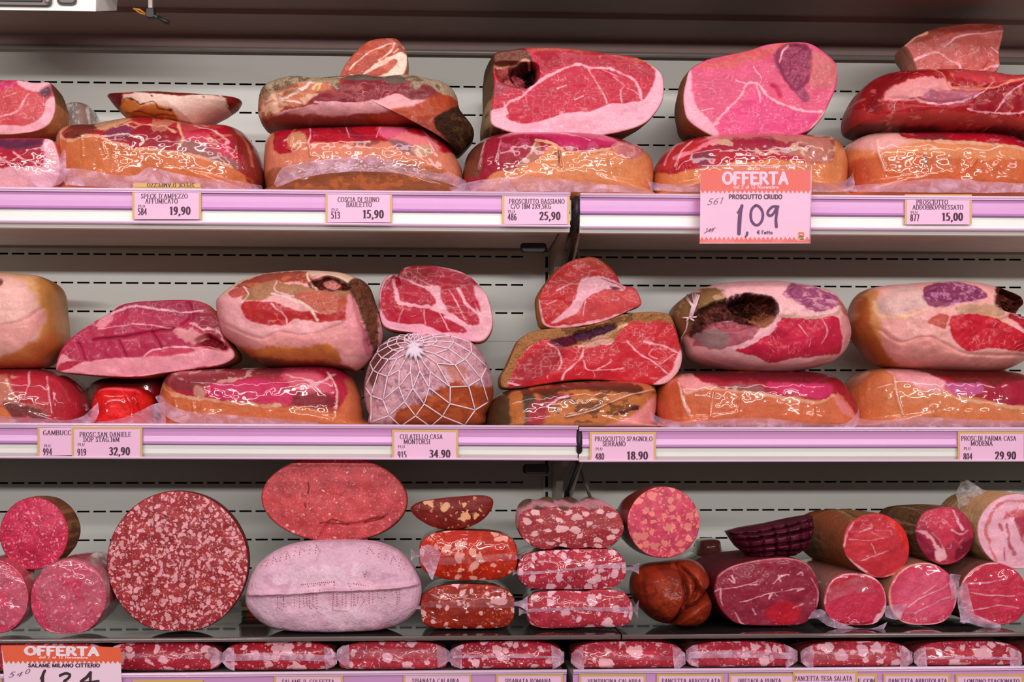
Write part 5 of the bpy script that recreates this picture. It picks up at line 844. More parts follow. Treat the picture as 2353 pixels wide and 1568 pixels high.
solid('B14', 'knotted_sausage', 'glossy reddish-brown lobed sausage with deep string creases', 'sausage', "1447,1350 1455,1316 1480,1297 1530,1290 1570,1285 1600,1290 1620,1310 1626,1335 1621,1355 1630,1382 1625,1408 1605,1432 1570,1444 1535,1438 1500,1424 1474,1402 1455,1378", -.06, .13, 'pillow', base=(146, 46, 24), finish='wax', floor=ZG, parts=('casing', 'back'), e=(.85, .9), rough=.002, regs=[
    ('n', (104, 28, 14), 30, .1, 1, .6), ('n', (176, 66, 34), 22, .2, 1, .5), ('d', -.012, "1465,1330 1510,1300 1548,1310 1552,1370 1530,1415 1490,1400 1465,1370", 24), ('d', -.012, "1560,1295 1600,1295 1620,1330 1600,1350 1575,1330", 18), ('d', -.012, "1540,1425 1580,1385 1620,1370 1620,1410 1580,1440", 18),
    ('g', .014, "1548,1292 1556,1330 1558,1365 1545,1395 1532,1428", 5), ('g', .010, "1558,1300 1580,1330 1582,1352 1560,1385", 5), ('g', .010, "1622,1352 1590,1372 1560,1390 1535,1420", 5), ('l', (74, 18, 10), "1548,1292 1556,1330 1558,1365 1545,1395 1532,1428", 5), ('l', (84, 22, 12), "1622,1352 1590,1372 1560,1390 1535,1420", 5), ('l', (84, 22, 12), "1558,1300 1580,1330 1582,1352", 4), ('g', .004, "1470,1310 1466,1350 1478,1395", 4)])
r = solid('B15', 'cut_bresaola', 'large dark red bresaola with fine white veins beside the knotted sausage', 'bresaola', "1641,1352 1650,1322 1680,1302 1730,1289 1790,1282 1830,1285 1860,1300 1878,1330 1884,1365 1880,1395 1865,1420 1840,1440 1790,1446 1730,1444 1690,1433 1660,1407 1645,1378", -.10, .18, shift=(-26, -3), base=(144, 34, 56, .3), rind=(96, 26, 36), group=GS, floor=ZG, parts=('cut_face', CAS), taper=.1, regs=[
    ('p', (190, 24, 44, .3), "1760,1405 1800,1385 1835,1395 1830,1430 1790,1440", 18, 8), ('l', 'F', "1676,1332 1688,1340 1684,1325", 4, 6), ('l', 'F', "1775,1340 1795,1325 1815,1322", 4, 8), ('l', 'F', "1785,1325 1790,1338", 4, 6), ('l', 'F', "1640,1360 1660,1354 1700,1348 1740,1336", 2, 4), ('l', 'F', "1653,1352 1657,1375 1660,1392", 3, 6), ('l', 'F', "1700,1385 1740,1372 1775,1362 1840,1352", 2.5, 5), ('l', 'F', "1690,1405 1700,1425 1712,1438", 3, 6), ('l', 'F', "1765,1378 1775,1362 1785,1370", 4, 6), ('l', 'F', "1832,1322 1842,1316 1846,1324", 4, 5), ('l', 'F', "1820,1400 1842,1390", 3, 6), ('l', 'F', "1720,1345 1735,1345", 4, 5), ('l', 'F', "1830,1358 1845,1352", 4, 5), ('l', 'F', "1728,1398 1735,1410", 3, 5), ('l', 'F', "1865,1330 1880,1365 1876,1395", 2), ('n', 'F', 5, .50, 1.6, .6), ('l', (210, 120, 124), "1645,1330 1680,1304 1730,1291 1790,1284 1832,1287 1860,1302 1880,1332", 4, 2)])
r = solid('B16', 'netted_half_ham', 'blackish maroon half joint with square net ridges on top of the bresaola', 'cured meat', "1667,1222 1700,1213 1760,1203 1820,1190 1862,1183 1866,1210 1861,1235 1850,1258 1820,1276 1770,1281 1735,1288 1710,1272 1690,1256 1679,1241", -.045, .10, 'pillow', sharp=True, base=(84, 16, 36), finish='wax', parts=('netted_rind', 'back'), center=(1775, 1238), e=(.7, .8), lump=.01, regs=[
    ('n', (58, 8, 24), 16, .1, 1, .6)] + [(k, *a, b, c) for b in ("1680,1242 1720,1234 1770,1226 1820,1216 1864,1212", "1690,1258 1730,1252 1780,1246 1830,1238 1858,1234", "1706,1272 1760,1264 1810,1262 1846,1256", "1672,1226 1720,1222 1770,1212 1820,1200 1864,1192") for k, a, c in (('g', (.008,), 3), ('l', ((40, 4, 14),), 4))]
    + [(k, *a, b, c) for b in ("1700,1214 1706,1240 1716,1270", "1730,1208 1734,1240 1742,1282", "1762,1203 1764,1240 1768,1278", "1792,1197 1793,1230 1798,1274", "1822,1191 1822,1225 1824,1270", "1846,1186 1846,1220 1842,1256") for k, a, c in (('g', (.005,), 2.5), ('l', ((44, 6, 18),), 3))],
    patches=[('cut_top', "1660,1222 1700,1210 1762,1200 1822,1186 1866,1178 1866,1190 1822,1200 1762,1212 1700,1222", None)])
# loins
CASR = [('n', (92, 70, 46), 12, .05, .6, .8), ('n', (196, 150, 110), 8, .25, .7, .6)]
r = solid('B20', 'cut_loin', 'wrapped cut loin standing right beside the dark bresaola', 'loin', "1893,1385 1900,1350 1925,1323 1965,1318 2005,1325 2030,1350 2038,1385 2030,1416 2005,1440 1965,1446 1925,1436 1900,1412", -.10, .20, shift=(-22, -12), base=(206, 46, 76, .35), rind=(176, 110, 100), rfinish='film', group=GL, floor=ZG, parts=('cut_face', CAS), taper=.1, finish='film', bulge=.002, regs=[('p', (190, 30, 56, .5), "1905,1350 1930,1328 1985,1325 2010,1340 1960,1350 1915,1365", 10, 6), ('l', (244, 170, 180), "1896,1385 1902,1352 1926,1326 1965,1320 2005,1327 2030,1350 2036,1385 2028,1414 2005,1437", 5, 3), ('p', 'F', "2036,1390 2028,1418 2008,1436 2012,1420 2024,1405", 4, 5), ('p', (150, 14, 40), "1922,1428 1965,1434 2000,1432 1965,1442", 4, 4)])
sheet(r, 'wrap_tail', "1864,1408 1880,1400 1895,1405 1905,1418 1960,1442 2005,1444 2040,1430", "1858,1424 1876,1422 1892,1432 1910,1442 1960,1450 2005,1450 2030,1446", -.11, FILM, .006, 9, 50, 3)
sheet(r, 'clinging_wrap', "1900,1355 1935,1340 1968,1326 2000,1330", "1905,1385 1940,1370 1965,1364 2012,1362", -.106, FILMTHIN, .002, 9, 30, 5)
r = solid('B21', 'cut_loin', 'wrapped cut loin between two others, below the knobbly dark-cased coppa', 'loin', ell(2121, 1370, 80, 77, -10, 30, .02), -.10, .20, shift=(-18, -12), base=(214, 60, 92, .5), rind=(196, 130, 104), rfinish='film', group=GL, floor=ZG, parts=('cut_face', CAS), taper=.1, finish='film', bulge=.002, regs=[('p', (226, 84, 116, .4), "2060,1350 2120,1310 2180,1330 2185,1390 2120,1430 2070,1400", 24, 8), ('l', (236, 150, 140), "2044,1370 2050,1332 2085,1302 2125,1296 2165,1304 2192,1335 2198,1370 2190,1410 2150,1440 2110,1445 2070,1430 2050,1400 2044,1370", 7, 3), ('l', 'F', "2085,1395 2120,1372 2170,1350 2190,1330", 2.5, 3), ('l', 'F', "2100,1410 2140,1390 2185,1370", 2, 3), ('l', 'F', "2120,1365 2150,1345", 2, 4), ('p', (240, 150, 170), "2070,1432 2120,1438 2165,1434 2120,1444", 4, 4)])
sheet(r, 'wrap_tail', "2180,1318 2196,1320 2206,1322", "2184,1380 2194,1376 2200,1372", -.106, FILM, .006, 12, 14, 6)
sheet(r, 'wrap_tail', "2030,1394 2060,1390 2084,1388", "2034,1418 2055,1424 2070,1424", -.106, FILM, .004, 8, 20, 7)
r = solid('B22', 'cut_loin', 'wrapped cut loin at the far end under the rolled pancetta', 'loin', ell(2285, 1369, 80, 76, 20, 30, .02), -.10, .20, shift=(-34, -10), base=(206, 48, 76, .6), rind=(130, 80, 70), rfinish='film', group=GL, floor=ZG, parts=('cut_face', CAS), taper=.1, finish='film', bulge=.002, regs=[('l', (236, 150, 150), "2208,1370 2214,1335 2245,1302 2290,1294 2330,1305 2358,1340", 6, 4), ('l', 'F', "2225,1340 2270,1338 2310,1330", 2.5, 4), ('l', 'F', "2230,1362 2280,1368 2330,1370", 2.5, 4), ('l', 'F', "2235,1405 2290,1392 2340,1398", 2.5, 4), ('n', (226, 96, 116), 8, .3, 3, .5)])
sheet(r, 'wrap_tail', "2200,1360 2210,1345 2222,1338", "2206,1428 2216,1434 2240,1418", -.106, FILM, .006, 12, 16, 8)
sheet(r, 'clinging_wrap', "2215,1400 2235,1410 2270,1425 2300,1436", "2204,1430 2225,1432 2260,1442 2300,1446", -.106, FILM, .003, 6, 30, 9)
solid('B17', 'cut_loin', 'unwrapped cut loin with mottled brown casing, topmost beside the maroon half joint', 'loin', "1937,1252 1940,1225 1955,1200 1985,1185 2020,1180 2055,1194 2080,1220 2090,1255 2085,1290 2060,1320 2020,1329 1985,1316 1955,1291 1941,1271", -.09, .19, shift=(-48, -1), base=(200, 48, 60, .35), rind=(136, 96, 58), group=GL, parts=('cut_face', CAS), taper=.12, bul=.03, rregs=CASR + [('p', (150, 82, 50), "1905,1200 1960,1178 1950,1250 1990,1325 1940,1300 1920,1250", 14, 8)], regs=[('p', (226, 40, 40, .2), "2030,1184 2070,1205 2092,1250 2084,1262 2060,1220", 10, 6), ('p', (190, 36, 56, .5), "1945,1225 1990,1190 2000,1200 1955,1245", 8, 6), ('l', 'F', "1940,1255 1945,1225 1960,1202", 4, 4), ('l', 'F', "1945,1275 1962,1296 1988,1316", 6, 5), ('l', (236, 150, 140), "1988,1318 2020,1328 2058,1318", 4), ('l', 'F', "1950,1240 1990,1242 2030,1236", 1.8, 4), ('l', 'F', "1975,1290 2000,1282 2040,1266", 1.8, 5), ('l', 'F', "1975,1225 2000,1212", 1.8, 4), ('l', 'F', "2000,1250 2010,1275", 1.8, 4)])
solid('B18', 'cut_coppa', 'mottled coppa with white fat streaks between the top loin and the rolled pancetta', 'coppa', "2103,1226 2108,1200 2125,1176 2160,1166 2195,1167 2220,1185 2236,1215 2237,1241 2226,1270 2200,1292 2165,1299 2135,1286 2114,1260", -.085, .18, shift=(-16, 2), base=(176, 44, 70, .6), rind=(120, 82, 52), rfinish='crust', group=GL, parts=('cut_face', CAS), taper=.12, rregs=CASR, regs=[('p', (206, 56, 80, .6), "2125,1190 2160,1172 2195,1180 2195,1230 2170,1255 2140,1230", 10, 8), ('p', (140, 26, 56, .6), "2105,1220 2125,1240 2150,1270 2165,1290 2135,1285 2112,1262", 8, 6), ('p', (120, 20, 44, .4), "2200,1260 2234,1235 2230,1268 2196,1290", 8, 6), ('l', 'F', "2108,1224 2130,1230 2148,1252 2165,1275", 8, 8), ('p', 'F', "2150,1262 2166,1262 2175,1280 2160,1290 2148,1280", 5, 6), ('l', 'F', "2190,1180 2200,1200 2215,1215", 7, 8), ('l', 'F', "2185,1222 2200,1228 2225,1218", 5, 8), ('l', 'F', "2140,1225 2155,1240 2168,1262", 3, 5), ('l', (120, 50, 40), "2125,1205 2150,1235 2170,1262 2185,1278", 2, 4)])
r = solid('B19', 'rolled_pancetta', 'rolled pancetta with pink spiral of fat and loose clear wrap behind', 'pancetta', ell(2338, 1222, 92, 87, 10, 32, .015), -.09, .19, shift=(-6, -2), base=(244, 176, 194), rind=(206, 160, 112), group=GL, parts=('cut_face', 'rind'), taper=.1, rregs=[('n', (226, 186, 140), 12, .1, .7, .6), ('p', (120, 70, 44), "2210,1250 2250,1262 2290,1320 2240,1300", 10)], regs=[('l', (214, 112, 112), "2290,1290 2272,1250 2268,1200 2290,1162 2330,1150 2380,1158", 8, 5), ('l', (220, 120, 120), "2278,1262 2266,1215 2280,1172", 4, 6), ('p', (206, 90, 100, .3), "2298,1190 2320,1172 2380,1170 2400,1230 2350,1220 2330,1190", 8, 10), ('l', (196, 84, 96), "2308,1205 2316,1240 2330,1275", 9, 8), ('l', (196, 84, 96), "2330,1195 2345,1230 2360,1270", 8, 8), ('l', (200, 96, 104), "2294,1205 2300,1218", 7, 5), ('l', (196, 84, 96), "2306,1260 2308,1290", 4, 5), ('p', (176, 60, 80, .3), "2330,1190 2400,1190 2400,1260 2360,1240", 8, 10)])
sheet(r, 'loose_wrap', "2198,1130 2216,1104 2240,1112 2270,1128 2320,1128 2370,1130", "2204,1172 2220,1160 2245,1160 2280,1150 2330,1140 2370,1140", -.02, WRAP, .016, 12, 50, 5)
r = solid('B23', 'wrapped_package', 'greyish film-wrapped joint standing behind the knotted sausage and bresaola', 'package', "1560,1400 1562,1300 1585,1272 1640,1262 1700,1270 1735,1285 1750,1400", .16, .12, 'pillow', base=(150, 142, 134), finish='film', floor=ZG, parts=('wrapped_joint', 'back'), regs=[('n', (214, 210, 206), 12, .15, 3, .6), ('p', (226, 206, 176), "1600,1300 1660,1296 1660,1340 1600,1340", 6), ('p', (110, 50, 46), "1600,1240 1650,1238 1650,1262 1600,1266", 5)])
r2 = solid('B24', 'dried_meat_piece', 'small dark piece lying on the greyish wrapped joint behind', 'meat piece', "1598,1280 1600,1248 1612,1239 1645,1238 1652,1250 1650,1280", .15, .07, 'pillow', base=(112, 52, 46), finish='film', parts=('meat', 'back'))
# small trays at the back
M_tray = film_mat('clear_tray', (226, 214, 190), .30, .1, .4, 30)
t = thing('snack_tray', 'small clear tray with brown contents and orange label behind the round salami', 'tray', pt(585, 1412, .05))
def bx(name, mat, u0, v0, u1, v1, y0, y1, b=.002):
    a, b_ = pt(u0, v1 - 36, .05), pt(u1, v0 - 36, .05); m = MB(); m.box(a[0], b_[0], y0 + .03, y1 + .03, max(a[2], ZG + .0006), b_[2], b); return m.build(name, mat, t)
bx('contents', plain('brown_cubes', (104, 50, 24), .5, bumpy=.4), 553, 1408, 612, 1434, .026, .07); bx('lid', M_tray, 550, 1402, 616, 1436, .02, .076, .003); bx('rim', plain('tray_rim', (190, 176, 140), .3), 549, 1433, 616, 1439, .018, .078, .001)
bx('label', plain('orange_label', (206, 70, 24), .5), 566, 1441, 592, 1458, .021, .03, .0005); bx('label_edge', plain('green_label', (40, 110, 66), .5), 556, 1441, 565, 1455, .021, .03, .0005); bx('base', M_tray, 553, 1440, 608, 1460, .022, .074, .002)
# ================================================================ bottom row of wrapped flat salami
GD = 'wrapped flat salami along the bottom deck'; YD = -.135
lab = ['wrapped salami mostly hidden behind the lower orange price sign', 'wrapped salami below the largest round salami, next to the lower orange sign', 'second fully seen wrapped salami from the lower orange sign', 'third fully seen wrapped salami from the lower orange sign', 'wrapped salami just before the gap in the bottom price rail',
       'wrapped salami just past the gap in the bottom price rail', 'wrapped salami beneath the big dark bresaola', 'wrapped salami beneath the first wrapped loin, shaded at its top', 'last whole wrapped salami, below the rolled pancetta', 'sliver of a wrapped salami at the end of the bottom row']
D_ = [(-40, 247), (243, 508), (512, 772), (776, 1030), (1034, 1294), (1314, 1573), (1578, 1830), (1842, 2094), (2102, 2346), (2350, 2600)]
sal = [S_pinkB, salami((184, 34, 54), (246, 180, 190), 66, .40, .9, .4, 300, .6), salami((186, 32, 50), (246, 182, 192), 72, .40, .95, .4, 300, .6), S_pinkB, salami((182, 36, 56), (246, 182, 192), 70, .40, .9, .4, 300, .6), salami((194, 46, 66), (246, 180, 186), 46, .40, .8, .4, 300, .6), S_pink, S_pinkB, S_pinkB, S_pink]
for i, (a, b) in enumerate(D_):
    r = solid('D%d' % i, 'wrapped_salami', lab[i], 'salami', rrect(a, 1474, b, 1556, 3.2, 40, 0, .03, i + 3), YD, .13, facemat=sal[i], rind=(150, 60, 60), rfinish='film', group=GD, floor=ZD, parts=('cut_face', CAS), taper=.12, bulge=.012, rim=.014, step=4, bul=0, shift=(0, 1))
    zt = r.location.z
    if 0 < i < 9:
        vm = 1508 + (i % 3) * 3; dv = 5 + 4 * (i % 4)
        sheet(r, 'film_fold', [(a + 6, vm - dv * .7), ((a + b) / 2, vm - dv), (b - 6, vm - dv * .5)], [(a + 6, vm + dv * .5), ((a + b) / 2, vm + dv * .3), (b - 6, vm + dv * .6)], YD - .0145, FILMTHIN if i % 2 else FILM, .001, 6, 50, i)
        sheet(r, 'film_end', [(a - 2, vm - 12), (a + 10, vm - 22), (a + 26, vm - 26)], [(a - 2, vm + 10), (a + 12, vm + 22), (a + 28, vm + 27)], YD - .006, FILM, .005, 8, 16, i + 20, YD - .008)
        sheet(r, 'film_end', [(b - 28, vm - 27), (b - 12, vm - 20), (b + 2, vm - 12)], [(b - 24, vm + 28), (b - 10, vm + 20), (b + 2, vm + 12)], YD - .006, FILM, .005, 8, 16, i + 40, YD - .008)
# ================================================================ lettering: strokes laid as thin ink shapes
G_ = {}
def arc(cx, cy, rx, ry, a0, a1, n=12): return [(cx + rx * math.cos(R(a)), cy + ry * math.sin(R(a))) for a in np.linspace(a0, a1, n)]
def gl(ch, w, *strokes):
    out = []
    for s in strokes:
        ser = isinstance(s, str) and s[0] == '~'
        out.append((ser, s if isinstance(s, list) else [tuple(map(float, p.split(','))) for p in s.lstrip('~').split()]))
    G_[ch] = (w, out)
gl('A', .74, ".08,0 .37,1 .66,0", ".18,.34 .56,.34", "~0,0 .18,0", "~.56,0 .76,0")
gl('B', .62, ".1,0 .1,1", ".1,1 .34,1" , arc(.34, .76, .2, .24, 90, -90), ".1,.52 .34,.52", arc(.34, .26, .24, .26, 90, -90), ".1,0 .34,0", "~0,0 .1,0", "~0,1 .1,1")
gl('C', .66, arc(.4, .5, .34, .5, 50, 310, 18), "~.62,.98 .62,.72", "~.62,.28 .62,.1")
gl('D', .7, ".1,0 .1,1", ".1,1 .3,1", arc(.3, .5, .34, .5, 90, -90, 16), ".1,0 .3,0", "~0,0 .1,0", "~0,1 .1,1")
gl('E', .6, ".1,0 .1,1", ".1,1 .54,1", ".1,.52 .42,.52", ".1,0 .56,0", "~0,0 .1,0", "~0,1 .1,1", "~.54,1 .54,.8", "~.56,0 .56,.2", "~.42,.62 .42,.42")
gl('F', .56, ".1,0 .1,1", ".1,1 .52,1", ".1,.52 .4,.52", "~0,0 .22,0", "~0,1 .1,1", "~.52,1 .52,.8")
gl('G', .7, arc(.4, .5, .34, .5, 50, 300, 18), ".42,.42 .64,.42 .64,.08", "~.62,.98 .62,.74")
gl('I', .24, ".12,0 .12,1", "~.0,0 .24,0", "~.0,1 .24,1")
gl('K', .7, ".1,0 .1,1", ".1,.4 .58,1", ".26,.56 .62,0", "~0,0 .2,0", "~0,1 .2,1", "~.48,1 .68,1", "~.54,0 .72,0")
gl('L', .58, ".1,0 .1,1", ".1,0 .54,0", "~0,1 .2,1", "~0,0 .1,0", "~.54,0 .54,.22")
gl('M', .86, ".1,0 .1,1 .43,.1 .76,1 .76,0", "~0,0 .2,0", "~.66,0 .86,0", "~0,1 .1,1", "~.76,1 .86,1")
gl('N', .74, ".1,0 .1,1 .62,0 .62,1", "~0,0 .2,0", "~0,1 .1,1", "~.52,1 .72,1")
gl('O', .74, arc(.37, .5, .33, .5, 90, 450, 22))
gl('P', .6, ".1,0 .1,1", ".1,1 .32,1", arc(.32, .73, .22, .27, 90, -90), ".1,.46 .32,.46", "~0,0 .22,0", "~0,1 .1,1")
gl('R', .68, ".1,0 .1,1", ".1,1 .32,1", arc(.32, .75, .2, .25, 90, -90), ".1,.5 .32,.5", ".3,.5 .62,0", "~0,0 .2,0", "~0,1 .1,1", "~.58,0 .7,0")
gl('S', .54, [(.46, .84), (.38, .97), (.26, 1), (.12, .93), (.08, .78), (.16, .62), (.34, .48), (.46, .34), (.45, .14), (.32, .01), (.18, .02), (.07, .16)], "~.48,.98 .48,.76", "~.06,.02 .06,.24")
gl('T', .62, ".31,0 .31,1", ".03,1 .59,1", "~.2,0 .42,0", "~.03,1 .03,.78", "~.59,1 .59,.78")
gl('U', .72, [(.1, 1), (.1, .3), (.17, .08), (.36, 0), (.54, .08), (.62, .3), (.62, 1)], "~0,1 .2,1", "~.54,1 .7,1")
gl('V', .7, ".06,1 .36,0 .64,1", "~0,1 .16,1", "~.54,1 .72,1")
gl('X', .7, ".08,1 .62,0", ".62,1 .08,0", "~0,1 .2,1", "~.5,1 .7,1", "~0,0 .2,0", "~.5,0 .7,0")
gl('Z', .6, ".06,1 .54,1 .06,0 .56,0", "~.06,1 .06,.8", "~.56,0 .56,.2")
gl('0', .52, arc(.26, .5, .2, .5, 90, 450, 20)); gl('1', .4, ".08,.84 .22,1 .22,0", "~.08,0 .36,0")
gl('2', .52, [(.07, .76), (.12, .93), (.26, 1), (.4, .93), (.43, .74), (.34, .5), (.06, 0), (.46, 0)], "~.46,0 .48,.16")
gl('3', .5, [(.08, .86), (.22, 1), (.38, .92), (.4, .72), (.3, .57), (.18, .53)], [(.18, .53), (.36, .48), (.44, .28), (.36, .06), (.2, 0), (.06, .1)])
gl('4', .54, ".38,0 .38,1 .04,.3 .52,.3"); gl('5', .5, [(.42, 1), (.14, 1), (.1, .56), (.24, .62), (.4, .5), (.43, .28), (.33, .05), (.18, 0), (.06, .1)])
gl('6', .52, [(.42, .92), (.28, .95), (.12, .7), (.07, .36), (.12, .08), (.26, 0), (.4, .1), (.44, .3), (.36, .52), (.24, .56), (.1, .42)])
gl('7', .5, ".06,1 .46,1 .2,0"); gl('8', .52, arc(.26, .76, .17, .24, 90, 450, 16), arc(.26, .26, .2, .27, 90, 450, 16))
gl('9', .52, arc(.25, .7, .18, .3, 0, 360, 16), [(.43, .7), (.4, .34), (.28, .06), (.1, .02)])
gl(',', .2, [(.1, .06), (.12, .0), (.06, -.18)]); gl('.', .2, [(.1, .03), (.1, .05)]); gl("'", .2, [(.1, 1), (.08, .8)]); gl('/', .44, ".04,-.05 .4,1.02"); gl(' ', .3)
gl('-', .4, ".06,.42 .34,.42"); gl('a', .5, arc(.24, .28, .19, .27, 0, 360), ".43,.54 .43,0"); gl('d', .5, arc(.24, .28, .19, .27, 0, 360), ".43,1 .43,0"); gl('l', .2, ".1,0 .1,1"); gl('i', .2, ".1,0 .1,.56", ".1,.74 .1,.78")
gl('o', .52, arc(.26, .28, .2, .28, 90, 450)); gl('v', .46, ".04,.56 .22,0 .42,.56"); gl('e', .5, [(.06, .3), (.44, .3), (.4, .48), (.26, .56), (.1, .46), (.05, .26), (.12, .06), (.28, 0), (.42, .1)]); gl('m', .72, ".08,0 .08,.56", ".08,.4 .2,.56 .34,.46 .36,0", ".36,.4 .48,.56 .62,.46 .64,0")
gl('b', .5, ".08,1 .08,0", arc(.27, .28, .19, .27, 180, 540)); gl('r', .36, ".08,0 .08,.56", ".08,.36 .2,.54 .34,.54"); gl('t', .36, ".18,.86 .18,0", ".04,.56 .32,.56"); gl('s', .42, [(.36, .48), (.2, .56), (.08, .44), (.2, .3), (.36, .18), (.24, 0), (.06, .06)])
gl('€', .6, arc(.36, .5, .28, .48, 50, 310, 14), ".0,.58 .46,.58", ".0,.42 .42,.42")
def tri_poly(mb, pts3): mb.add(pts3, [(0, i, i + 1, i + 1) for i in range(1, len(pts3) - 1)])
def letters(root, name, lines, Y, mat, slant=0.0):
    """lines: (text, u0, baseline v, height px, width px or None, serif?, weight[, rise px, flip])"""
    mb = MB(); nst = 0
    for ln in lines:
        txt, u0, v0, h, wd, ser, wt = ln[:7]; rise = ln[7] if len(ln) > 7 else 0; flip = ln[8] if len(ln) > 8 else False
        gap = .13 if ser else .10
        W = sum(G_[c][0] + gap for c in txt) - gap; sx = (wd / (W * h)) if wd else 1.0; x = 0
        hx, hy = (wt * .95, wt * .36) if ser else (wt, wt)
        for c in txt:
            w_, ss = G_[c]; nst = 0
            for isser, q in ss:
                if isser and not ser: continue
                q = np.array(q); ha, hb = (hx, hy) if not isser else (hy * .9, hy * .9)
                for k in range(len(q) - 1):
                    a, b = q[k], q[k + 1]; m = 8 if h < 20 else 12
                    e = [(ha * math.cos(2 * math.pi * i / m), hb * math.sin(2 * math.pi * i / m)) for i in range(m)]
                    pts = np.array([(a[0] + dx, a[1] + dy) for dx, dy in e] + [(b[0] + dx, b[1] + dy) for dx, dy in e])
                    c0 = pts.mean(0); o_ = sorted(pts.tolist())       # convex hull
                    def half(P_):
                        H = []
                        for p in P_:
                            while len(H) > 1 and (H[-1][0] - H[-2][0]) * (p[1] - H[-2][1]) - (H[-1][1] - H[-2][1]) * (p[0] - H[-2][0]) <= 0: H.pop()
                            H.append(p)
                        return H[:-1]
                    hull = np.array(half(o_) + half(o_[::-1]))
                    uu = u0 + (x + hull[:, 0] + hull[:, 1] * slant) * h * sx; vv = v0 - hull[:, 1] * h - (x * sx * h) * rise
                    if flip: uu = 2 * u0 + (W * h * sx) - uu; vv = v0 + hull[:, 1] * h
                    nst += 1; X, Z = wxz(uu, vv, Y); tri_poly(mb, np.c_[X, np.full(len(X), Y - 1.6e-5 * nst), Z])
            x += w_ + gap
    return mb.build(name, mat, root, False)
INK = plain('ink', (70, 26, 52), .6); M_card = plain('card_paper', (244, 190, 222), .45, coat=.3, var=.01); M_gold = plain('card_border', (216, 172, 96), .45, var=.02)  # card paper carries the pink of the light in its colour
def quad(root, name, mat, pts, Y, d=.0004):
    q = P(pts); X, Z = wxz(q[:, 0], q[:, 1], Y); n = len(q)
    v = [(x, Y, z) for x, z in zip(X, Z)] + [(x, Y + d, z) for x, z in zip(X, Z)]
    mb = MB(); mb.add(v, [(i, (i + 1) % n, n + (i + 1) % n, n + i) for i in range(n)] + [(0, i, i + 1, i + 1) for i in range(1, n - 1)] + [(n, n + i + 1, n + i, n + i) for i in range(1, n - 1)])
    return mb.build(name, mat, root)
GT = 'price cards in the shelf rails'
def card(label, u0, v0, u1, v1, Y, lines, tilt=0.0, bottom=True, extra=None):
    t = thing('price_card', label, 'price card', pt((u0 + u1) / 2, v1, Y), GT); s = tilt
    cd = quad(t, 'card', M_card, [(u0, v0), (u1, v0 + s), (u1, v1 + s), (u0, v1)], Y)
    e = Y - .0003
    sub(quad(t, 'border', M_gold, [(u0, v0), (u1, v0 + s), (u1, v0 + s + 5), (u0, v0 + 5)], e, .0002), cd)
    sub(quad(t, 'border', M_gold, [(u0, v0 + 5), (u0 + 5, v0 + 5), (u0 + 5, v1), (u0, v1)], e, .0002), cd)
    sub(quad(t, 'border', M_gold, [(u1 - 5, v0 + s + 5), (u1, v0 + s + 5), (u1, v1 + s), (u1 - 5, v1 + s)], e, .0002), cd)
    if lines: letters(t, 'lettering', lines, Y - .0005, INK)
    return t
def std(u0, v0, u1, l1, a1, w1, l2, a2, w2, plu, price, dv=0, top=16):
    k = v0 + dv
    L = [(l1, u0 + a1, k + top + 10, 10.5, w1, True, .085), (l2, u0 + a2, k + top + 21.5, 10.5, w2, True, .085), ('PLU', u0 + 14, k + top + 31, 6, 15, True, .08), (plu, u0 + 13, k + 64, 15, 20, True, .10)]
    if price: L.append((price, u0 + 86, k + 63, 17.5, 47, True, .12))
    return L
YC = -.0062
card('price card reading 19,90 on the top rail, upside-down strip above it', 304, 430, 462, 504, YC, std(304, 430, 462, "SPECK D'AMPEZZO", 20, 107, 'AFFUMICATO', 30, 74, '584', '19,90') )
t = thing('paper_strip', 'upside-down paper strip peeking over the 19,90 price card', 'paper strip', pt(380, 432, -.0075)); quad(t, 'strip', M_gold, "306,421 460,422 460,431 306,430", -.0075); letters(t, 'lettering', [("SPECK D'AMPEZZO", 338, 421.5, 8, 108, True, .085, 0, True)], -.0080, INK)
card('price card reading 15,90 on the top rail under the crusted ham', 748, 440, 901, 511, YC, std(748, 438, 901, 'COSCIA DI SUINO', 28, 95, 'BAULETTO', 48, 58, '513', '15,90'))
card('price card reading 25,90 at the end of the top rail beside the cable', 1154, 446, 1308, 515, YC, std(1154, 442, 1308, 'PROSCIUTTO BASSIANO', 16, 127, 'C/O 18M 2X9,5KG', 20, 92, '486', '25,90', 0))
card('price card reading 15,00 on the top rail under the dark red ham', 2079, 447, 2233, 516, YC, std(2079, 444, 2233, 'PROSCIUTTO', 27, 72, 'ADDOBBO/PRESSATO', 18, 116, '877', '15,00', 0, 16))
card('price card numbered 994 half hidden under its neighbour', 86, 979, 240, 1049, YC, [('GAMBUCCIO', 99, 1000, 10.5, 78, True, .085), ('PLU', 102, 1028, 6, 14, True, .08), ('994', 99, 1046, 15, 20, True, .10)], -5)
card('price card reading 32,90 overlapping the card numbered 994', 165, 981, 327, 1051, YC - .0012, std(165, 980, 327, 'PROSC.SAN DANIELE', 18, 118, 'DOP STAG.16M', 27, 82, '919', '32,90', 3, 11))
card('price card reading 34,90 below the netted ham', 901, 988, 1053, 1056, YC, std(901, 985, 1053, 'CULATELLO CASA', 18, 98, 'MONTORSI', 27, 60, '915', '34,90', 4, 10))
card('price card reading 18,90 below the brown film-packed ham', 1355, 993, 1507, 1060, YC, std(1355, 990, 1507, 'PROSCIUTTO SPAGNOLO', 12, 132, 'SERRANO', 30, 52, '480', '18,90', 3, 11))
card('price card reading 29,90 at the far end of the middle rail', 2201, 992, 2357, 1060, YC, std(2201, 989, 2357, 'PROSC.DI PARMA CASA', 8, 126, 'MODENA', 30, 50, '804', '29,90', 4, 10))
YL = DF - .0062
